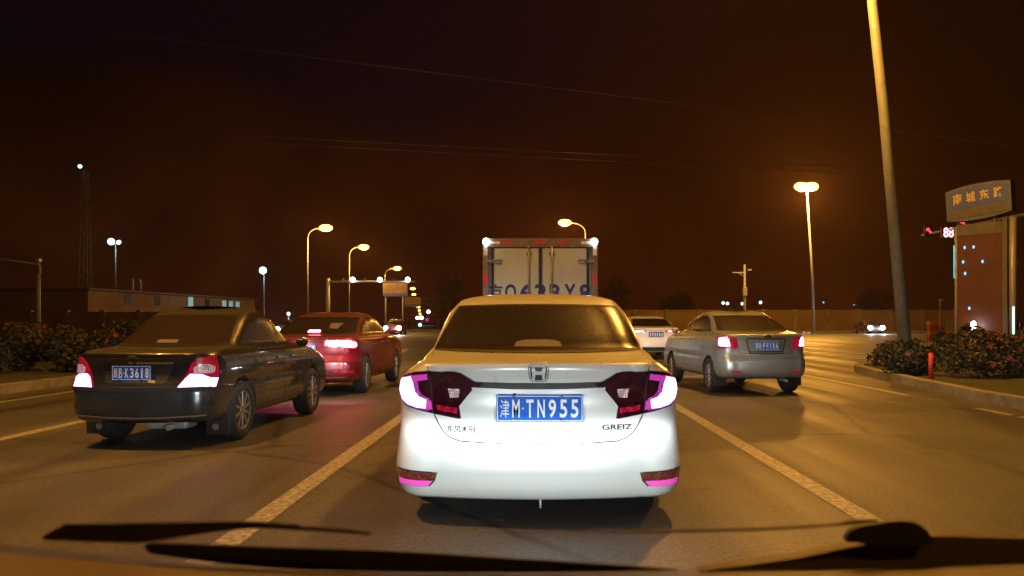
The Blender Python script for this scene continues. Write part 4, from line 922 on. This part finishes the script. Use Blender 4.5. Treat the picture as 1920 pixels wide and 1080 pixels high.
# traffic signals on an overhead arm
r = empty('traffic_signal', at0(2060, 36), 'overhead arm reaching in from the right with three red traffic signals', 'traffic light')
e1 = W(1728, 441, 50)-r.location; e0 = W(2060, 374, 36)-r.location
obj('pole', tube(nb(), [(0, 0, 0), (0, 0, e0.z+.4)], [.16, .12], 12), 'pole', r); obj('arm', tube(nb(), [e0, e1], [.11, .05], 10), 'pole', r)
def on_arm(px):
    lo_, hi_ = 0., 1.
    for _ in range(40):
        m_ = (lo_+hi_)/2; q = r.location+e0+(e1-e0)*m_
        if q.x/q.y*F+HX > px: lo_ = m_
        else: hi_ = m_
    return e0+(e1-e0)*m_
for px, py, m, kind in ((1737, 434, 'red_led', 0), (1773, 437, 'led_hot', 1), (1801, 420, 'red_led', 0)):
    q = on_arm(px); q = q+Vector((0, -.2, W(0, py, (q+r.location).y).z-q.z))
    hd = obj('signal_housing', box(nb(), q, (.74 if kind else .46, .25, .72), bev=.03), 'plastic', r)
    if kind:
        bm = text_bm('88', .58, width=.60, depth=.02, bold=.02); bmesh.ops.translate(bm, vec=q+Vector((0, -.14, 0)), verts=bm.verts); obj('countdown_digits', bm, m, hd)
    else:
        bm = nb(); tube(bm, [q+Vector((-.12, -.14, .12)), q+Vector((0, -.14, .02)), q+Vector((.12, -.14, -.12))], .055, 6); tube(bm, [q+Vector((-.13, -.14, .0)), q+Vector((-.13, -.14, .14)), q+Vector((0, -.14, .14))], .045, 6); obj('red_arrow', bm, m, hd)
# railings, barrier, posts
r = empty('railing', at0(1768, 60), 'short pale railing between the barrier and the monument', 'railing')
bm = nb()
for z in (.35, 1.25): tube(bm, [(0, 0, z), (6.5, 0, z)], .035, 6)
obj('rail', bm, 'pole', r)
bm = nb()
for k in range(20): tube(bm, [(k*.34, 0, .0), (k*.34, 0, 1.3)], .032, 5)
obj('balusters', bm, 'pole', r)
r = empty('barrier_stack', at0(1753, 56), 'stacked orange and red barrier block in front of the railing', 'barrier')
for k, m in enumerate(('barred', 'orange', 'barred', 'orange')): obj('barrier_block', box(nb(), (0, 0, .17+k*.33), (.95, .5, .31), bev=.04), m, r)
r = empty('sign_post', at0(1763, 52), 'thin pale post with a small lamp beside the barrier block', 'post')
obj('post', tube(nb(), [(0, 0, 0), (0, 0, W(0, 566, 52).z)], .05, 8), 'pole', r); obj('lamp_box', box(nb(), (.1, 0, W(0, 563, 52).z), (.3, .2, .2), bev=.04), 'galv', r)
r = empty('camera_post', at0(1903, 45), 'slim post with a small camera right of the monument', 'post')
obj('post', tube(nb(), [(0, 0, 0), (0, 0, W(0, 490, 45).z)], .055, 8), 'pole', r); obj('camera', box(nb(), (0, 0, W(0, 492, 45).z), (.24, .3, .3), bev=.04), 'galv', r)
# overhead cables
def cable(a, b, label, sag, rr):
    a, b = Vector(a), Vector(b); bm = tube(nb(), [a.lerp(b, i/24)-Vector((0, 0, sag*4*(i/24)*(1-i/24))) for i in range(25)], rr, 5)
    tag(obj('overhead_cable', bm, 'darksteel'), label, 'cable', 'overhead cables at the right')
cable(W(2700, 375, 38), W(-500, -30, 95), 'highest overhead cable crossing behind the thick leaning post', 0, .022)
cable(W(2700, 366, 42), W(-500, 198, 110), 'upper one of the two lower overhead cables', .3, .022)
cable(W(2700, 378, 42), W(-500, 210, 110), 'lower one of the two lower overhead cables', .3, .022)

# ------------------------------------------------------------ planting
def bush(name, label, base, r3, n, m, seed, leaf=.07, flowers=0, fm='flower', stems=6, clumps=14, group=None):
    rnd = random.Random(seed); root = empty(name, base, label, 'shrub', group)
    cl = []
    for i in range(clumps):
        a = rnd.uniform(0, 2*pi); q = math.sqrt(rnd.random())*.8
        cl.append((Vector((cos(a)*q*r3[0], sin(a)*q*r3[1], r3[2]*rnd.uniform(.25, .88)*(1.1-.45*q))), rnd.uniform(.22, .42)*min(r3[0], r3[2])*1.05))
    bm = nb()
    for i in range(n):
        c0, rr = rnd.choice(cl); u = Vector((rnd.gauss(0, 1), rnd.gauss(0, 1), rnd.gauss(0, 1))).normalized()*rr*rnd.uniform(.45, 1.1)**.6
        p = c0+u; p.z = max(.03, p.z)
        t1 = Vector((rnd.gauss(0, 1), rnd.gauss(0, 1), rnd.gauss(0, .7))).normalized(); t2 = t1.cross(Vector((rnd.gauss(0, 1), rnd.gauss(0, 1), rnd.gauss(0, 1)))).normalized()
        s = leaf*rnd.uniform(.6, 1.4)
        bm.faces.new([bm.verts.new(p+t1*s), bm.verts.new(p+t2*s*.45), bm.verts.new(p-t1*s), bm.verts.new(p-t2*s*.45)])
    me = bpy.data.meshes.new('foliage'); bm.to_mesh(me); bm.free(); link('foliage', me, m, root)
    bm = nb()
    for i in range(stems):
        c0, rr = cl[i % len(cl)]; tube(bm, [(c0.x*.2, c0.y*.2, -.02), (c0.x*.6, c0.y*.6, c0.z*.5), c0], [.018, .013, .007], 5)
    obj('stems', bm, 'bark', root)
    if flowers:
        bm = nb()
        for i in range(flowers):
            c0, rr = rnd.choice(cl); u = Vector((rnd.gauss(0, 1), rnd.gauss(0, 1), rnd.gauss(.6, .8))).normalized(); p = c0+u*rr*1.12
            for k in range(5):
                a = 2*pi*k/5; q = Vector((cos(a), -.3, sin(a)))*.05
                bm.faces.new([bm.verts.new(p), bm.verts.new(p+q+Vector((q.z, 0, -q.x))*.5), bm.verts.new(p+q*1.3), bm.verts.new(p+q-Vector((q.z, 0, -q.x))*.5)])
        me = bpy.data.meshes.new('blossoms'); bm.to_mesh(me); bm.free(); link('blossoms', me, fm, root)
    return root
z = .12
RB = [  # right island
    ('low dark shrub round the foot of the thick leaning post', (8.1, 17.2, z), (.7, .8, .70), 2600, 'leafd', 3, 'flower2', .05),
    ('low shrub with pink blossoms at the rounded island tip', (9.1, 20.6, z), (.55, .6, .5), 1300, 'leafd', 14, 'flower2', .05),
    ('bushy shrub with red blossoms just right of the thick post', (9.3, 16.6, z), (.95, .9, .85), 4600, 'leaf2', 22, 'flower', .055),
    ('rounded olive shrub in front of the monument plinth', (10.9, 17.4, z), (1.15, 1.0, .95), 4600, 'leaf', 26, 'flower', .06),
    ('large olive shrub at the right edge below the monument', (9.2, 13.0, z), (1.05, 1.0, .98), 6000, 'leaf2', 26, 'flower', .055),
    ('dark rounded shrub nearest the kerb at the right edge', (8.5, 11.6, z), (.75, .8, .72), 3600, 'leafd', 8, 'flower2', .05),
    ('tall loose shrub behind the others at the right edge', (13.0, 19.0, z), (1.5, 1.2, 1.15), 4600, 'leaf', 14, 'flower', .07),
    ('wide dark shrub left of the monument base', (12.2, 22.6, z), (1.5, .9, .85), 3600, 'leafd', 20, 'flower', .065)]
for i, (l, b, r3, n, m, fn, fm, lf) in enumerate(RB): bush('shrub', l, b, r3, n, m, 20+i, lf, fn, fm, group='shrubs on the right island')
LB = [
    ('dark low hedge shrub at the left frame edge', (-12.6, 17.5, z), (1.5, .9, .80), 5200, 'leafd', 0, 'flower', .06),
    ('dark low hedge shrub second from the left edge', (-10.9, 18.3, z), (1.2, .8, .80), 4600, 'leafd', 2, 'flower', .06),
    ('dark shrub just left of the grey sedan lamp', (-10.35, 20.8, z), (.9, .8, .85), 3600, 'leafd', 6, 'flower', .06),
    ('tall red flowering shrub behind the dark hedge at left edge', (-17.5, 24, z), (2.1, 1.0, 1.15), 4600, 'leaf2', 14, 'flower2', .08),
    ('red flowering shrub right of the signal mast', (-14.2, 23.6, z), (1.7, 1.0, 1.15), 4600, 'leaf2', 18, 'flower', .08),
    ('loose brown shrub between the mast and the grey sedan roof', (-11.7, 23.2, z), (1.2, 1.0, 1.05), 4000, 'leaf', 10, 'flower', .07)]
for i, (l, b, r3, n, m, fn, fm, lf) in enumerate(LB): bush('shrub', l, b, r3, n, m, 50+i, lf, fn, fm, group='shrubs on the left verge')
# distant roadside trees, dark behind the lamps
def tree(label, px, d, ht, rw, m, seed):
    rnd = random.Random(seed); r = empty('tree', at0(px, d), label, 'tree', 'dark trees beyond the junction')
    bm = nb(); tube(bm, [(0, 0, 0), (.1, 0, ht*.4), (0, 0, ht*.75)], [.22, .16, .06], 8)
    cl = []
    for k in range(11):
        a = rnd.uniform(0, 2*pi); q = rnd.uniform(.15, .8)*rw; zz = ht*rnd.uniform(.42, .92); cl.append((Vector((cos(a)*q, sin(a)*q, zz)), rw*rnd.uniform(.28, .5))); tube(bm, [(0, 0, ht*.35), cl[-1][0]], [.07, .02], 5)
    obj('trunk', bm, 'bark', r); bm = nb()
    for i in range(2600):
        c0, rr = rnd.choice(cl); p = c0+Vector((rnd.gauss(0, 1), rnd.gauss(0, 1), rnd.gauss(0, .8))).normalized()*rr*rnd.uniform(.3, 1.1)
        t1 = Vector((rnd.gauss(0, 1), rnd.gauss(0, 1), rnd.gauss(0, 1))).normalized(); t2 = t1.orthogonal().normalized(); s = rnd.uniform(.12, .26)
        bm.faces.new([bm.verts.new(p+t1*s), bm.verts.new(p+t2*s*.5), bm.verts.new(p-t1*s), bm.verts.new(p-t2*s*.5)])
    me = bpy.data.meshes.new('crown'); bm.to_mesh(me); bm.free(); link('crown', me, m, r)
tree('dark roadside tree just left of the box truck', 842, 118, 8.2, 2.6, 'leafd', 1)
tree('smaller dark roadside tree left of the pearl sedan roof', 822, 140, 6.2, 2.6, 'leafd', 2)
tree('dark tree right of the box truck', 1158, 125, 8.5, 2.8, 'leafd', 3)
tree('low dark tree beyond the wall at right', 1265, 130, 5.8, 3.2, 'leafd', 4)
tree('dark tree beyond the wall left of the thick leaning post', 1640, 125, 6.0, 3.5, 'leafd', 5)
r = empty('marker_post', (7.95, 16.0, .12), 'short red reflective marker post at the island kerb', 'marker post')
obj('post', tube(nb(), [(0, 0, 0), (0, 0, .50)], .045, 12), 'barred', r); obj('cap', ball(nb(), (0, 0, .50), (.047, .047, .02), 2), 'tape_red', r)

HAZE = .00030
if HAZE:
    hz_ = nb(); box(hz_, (0, 320, 20), (260, 760, 43)); o = obj('haze', hz_, None); o['kind'] = 'stuff'
    m = bpy.data.materials.new('night_haze'); m.use_nodes = True; t = m.node_tree; t.nodes.clear(); ou = nd(t, 'ShaderNodeOutputMaterial'); v = nd(t, 'ShaderNodeVolumePrincipled')
    v.inputs['Density'].default_value = HAZE; v.inputs['Color'].default_value = (.95, .56, .42, 1); v.inputs['Anisotropy'].default_value = .55; t.links.new(v.outputs[0], ou.inputs['Volume'])
    m.cycles.homogeneous_volume = True if hasattr(m.cycles, 'homogeneous_volume') else None
    o.data.materials.append(m)
# ------------------------------------------------------------ the car that carries the lens: cowl, wipers, bonnet, lamps
r = empty('camera_car', (0, 0, 0), 'own car seen only as its dark cowl, dashboard lip and resting wipers along the bottom', 'car')
def strip3(name, up_, lo_, m, th=.012, dlo=None):       # a curved panel between two rows of 3-D points
    bm = nb(); a = [bm.verts.new(p) for p in up_]; b = [bm.verts.new(p) for p in lo_]; a2 = [bm.verts.new(p+Vector((0, .0, -th))) for p in up_]; b2 = [bm.verts.new(p+Vector((0, 0, -th))) for p in lo_]
    n = len(a)
    for i in range(n-1):
        for f in ((a[i], a[i+1], b[i+1], b[i]), (a2[i], b2[i], b2[i+1], a2[i+1]), (a[i], a2[i], a2[i+1], a[i+1]), (b[i], b[i+1], b2[i+1], b2[i])): bm.faces.new(f)
    return obj(name, bm, m, r, smooth=False)
edge = [(-80, 1017), (0, 1022), (120, 1034), (250, 1046), (400, 1058), (560, 1066), (760, 1071), (1000, 1072), (1250, 1070), (1450, 1065), (1650, 1060), (1850, 1052), (2000, 1046)]
strip3('cowl', [W(x, y, .92) for x, y in edge], [W(x, y+15, .80) for x, y in edge], 'plastic', .02)
strip3('dashboard', [W(x, y+13, .79) for x, y in edge], [W(x, y+260, .45) for x, y in edge], 'dash', .03)
bon = [(-.85, -.04), (-.6, -.01), (0, .01), (.6, -.01), (.85, -.04)]
strip3('bonnet', [Vector((x*.95, 1.95, .60+dz)) for x, dz in bon], [Vector((x, 1.0, .86+dz)) for x, dz in bon], 'grey', .03)
strip3('front_bumper', [Vector((x*.95, 2.0-abs(x)*.1, .20)) for x, dz in bon], [Vector((x*.95, 2.0-abs(x)*.1, .56)) for x, dz in bon], 'grey', .03)
def flat_blade(name, pts, d, m, th=.012):
    bm = nb(); a = [bm.verts.new(W(x, y, d+dd)) for x, y, dd in pts]; b = [bm.verts.new(v_.co+Vector((0, th, .0))) for v_ in a]
    bm.faces.new(a); bm.faces.new(b[::-1]); n = len(a)
    for i in range(n): bm.faces.new((a[i], b[i], b[(i+1) % n], a[(i+1) % n]))
    return obj(name, bm, m, r)
Z = 0
def sm(L): return [(x, y, 0) for x, y in rounded(L, .35, 3)]
flat_blade('wiper_blade', sm([(112, 986), (180, 982.5), (330, 983), (470, 980.5), (560, 987), (650, 992), (690, 998), (700, 1003), (690, 1003), (640, 999), (480, 990), (412, 996), (330, 1009), (262, 1019), (180, 1017), (70, 1012)]), .84, 'wiperbrown', .004)
flat_blade('wiper_rubber', sm([(116, 983.5), (330, 980), (470, 978), (560, 984.5), (560, 987), (470, 981), (330, 983), (116, 986)]), .838, 'wiper', .004)
flat_blade('wiper_arm', sm([(268, 1023), (284, 1018), (400, 1022), (560, 1028), (700, 1032), (840, 1040), (1000, 1050), (1200, 1062), (1290, 1070), (1000, 1074), (760, 1074), (560, 1069), (400, 1056), (280, 1038)]), .88, 'wiper', .004)
flat_blade('wiper_blade', sm([(1060, 997.5), (1240, 995), (1440, 990), (1570, 982), (1600, 975.5), (1650, 975), (1640, 980), (1560, 987), (1440, 995), (1240, 999.5)]), .84, 'wiper', .004)
flat_blade('wiper_pivot_cap', sm([(1584, 1016), (1592, 998), (1610, 987), (1650, 980), (1690, 976), (1722, 981), (1742, 998), (1752, 1020), (1690, 1024), (1640, 1022)]), .86, 'wiper', .008)
flat_blade('cowl_vent', sm([(1500, 1046), (1600, 1024), (1740, 1004), (1860, 1008), (1990, 1012), (1990, 1056), (1850, 1060), (1640, 1066), (1400, 1070), (1290, 1074)]), .875, 'dash', .02)
for sg in (1, -1):
    hl = obj('headlamp', ball(nb(), (sg*.62, 1.98, .57), (.15, .06, .045), 3), 'headglass', r)
    beam((sg*.62, 2.12, .58), hl)
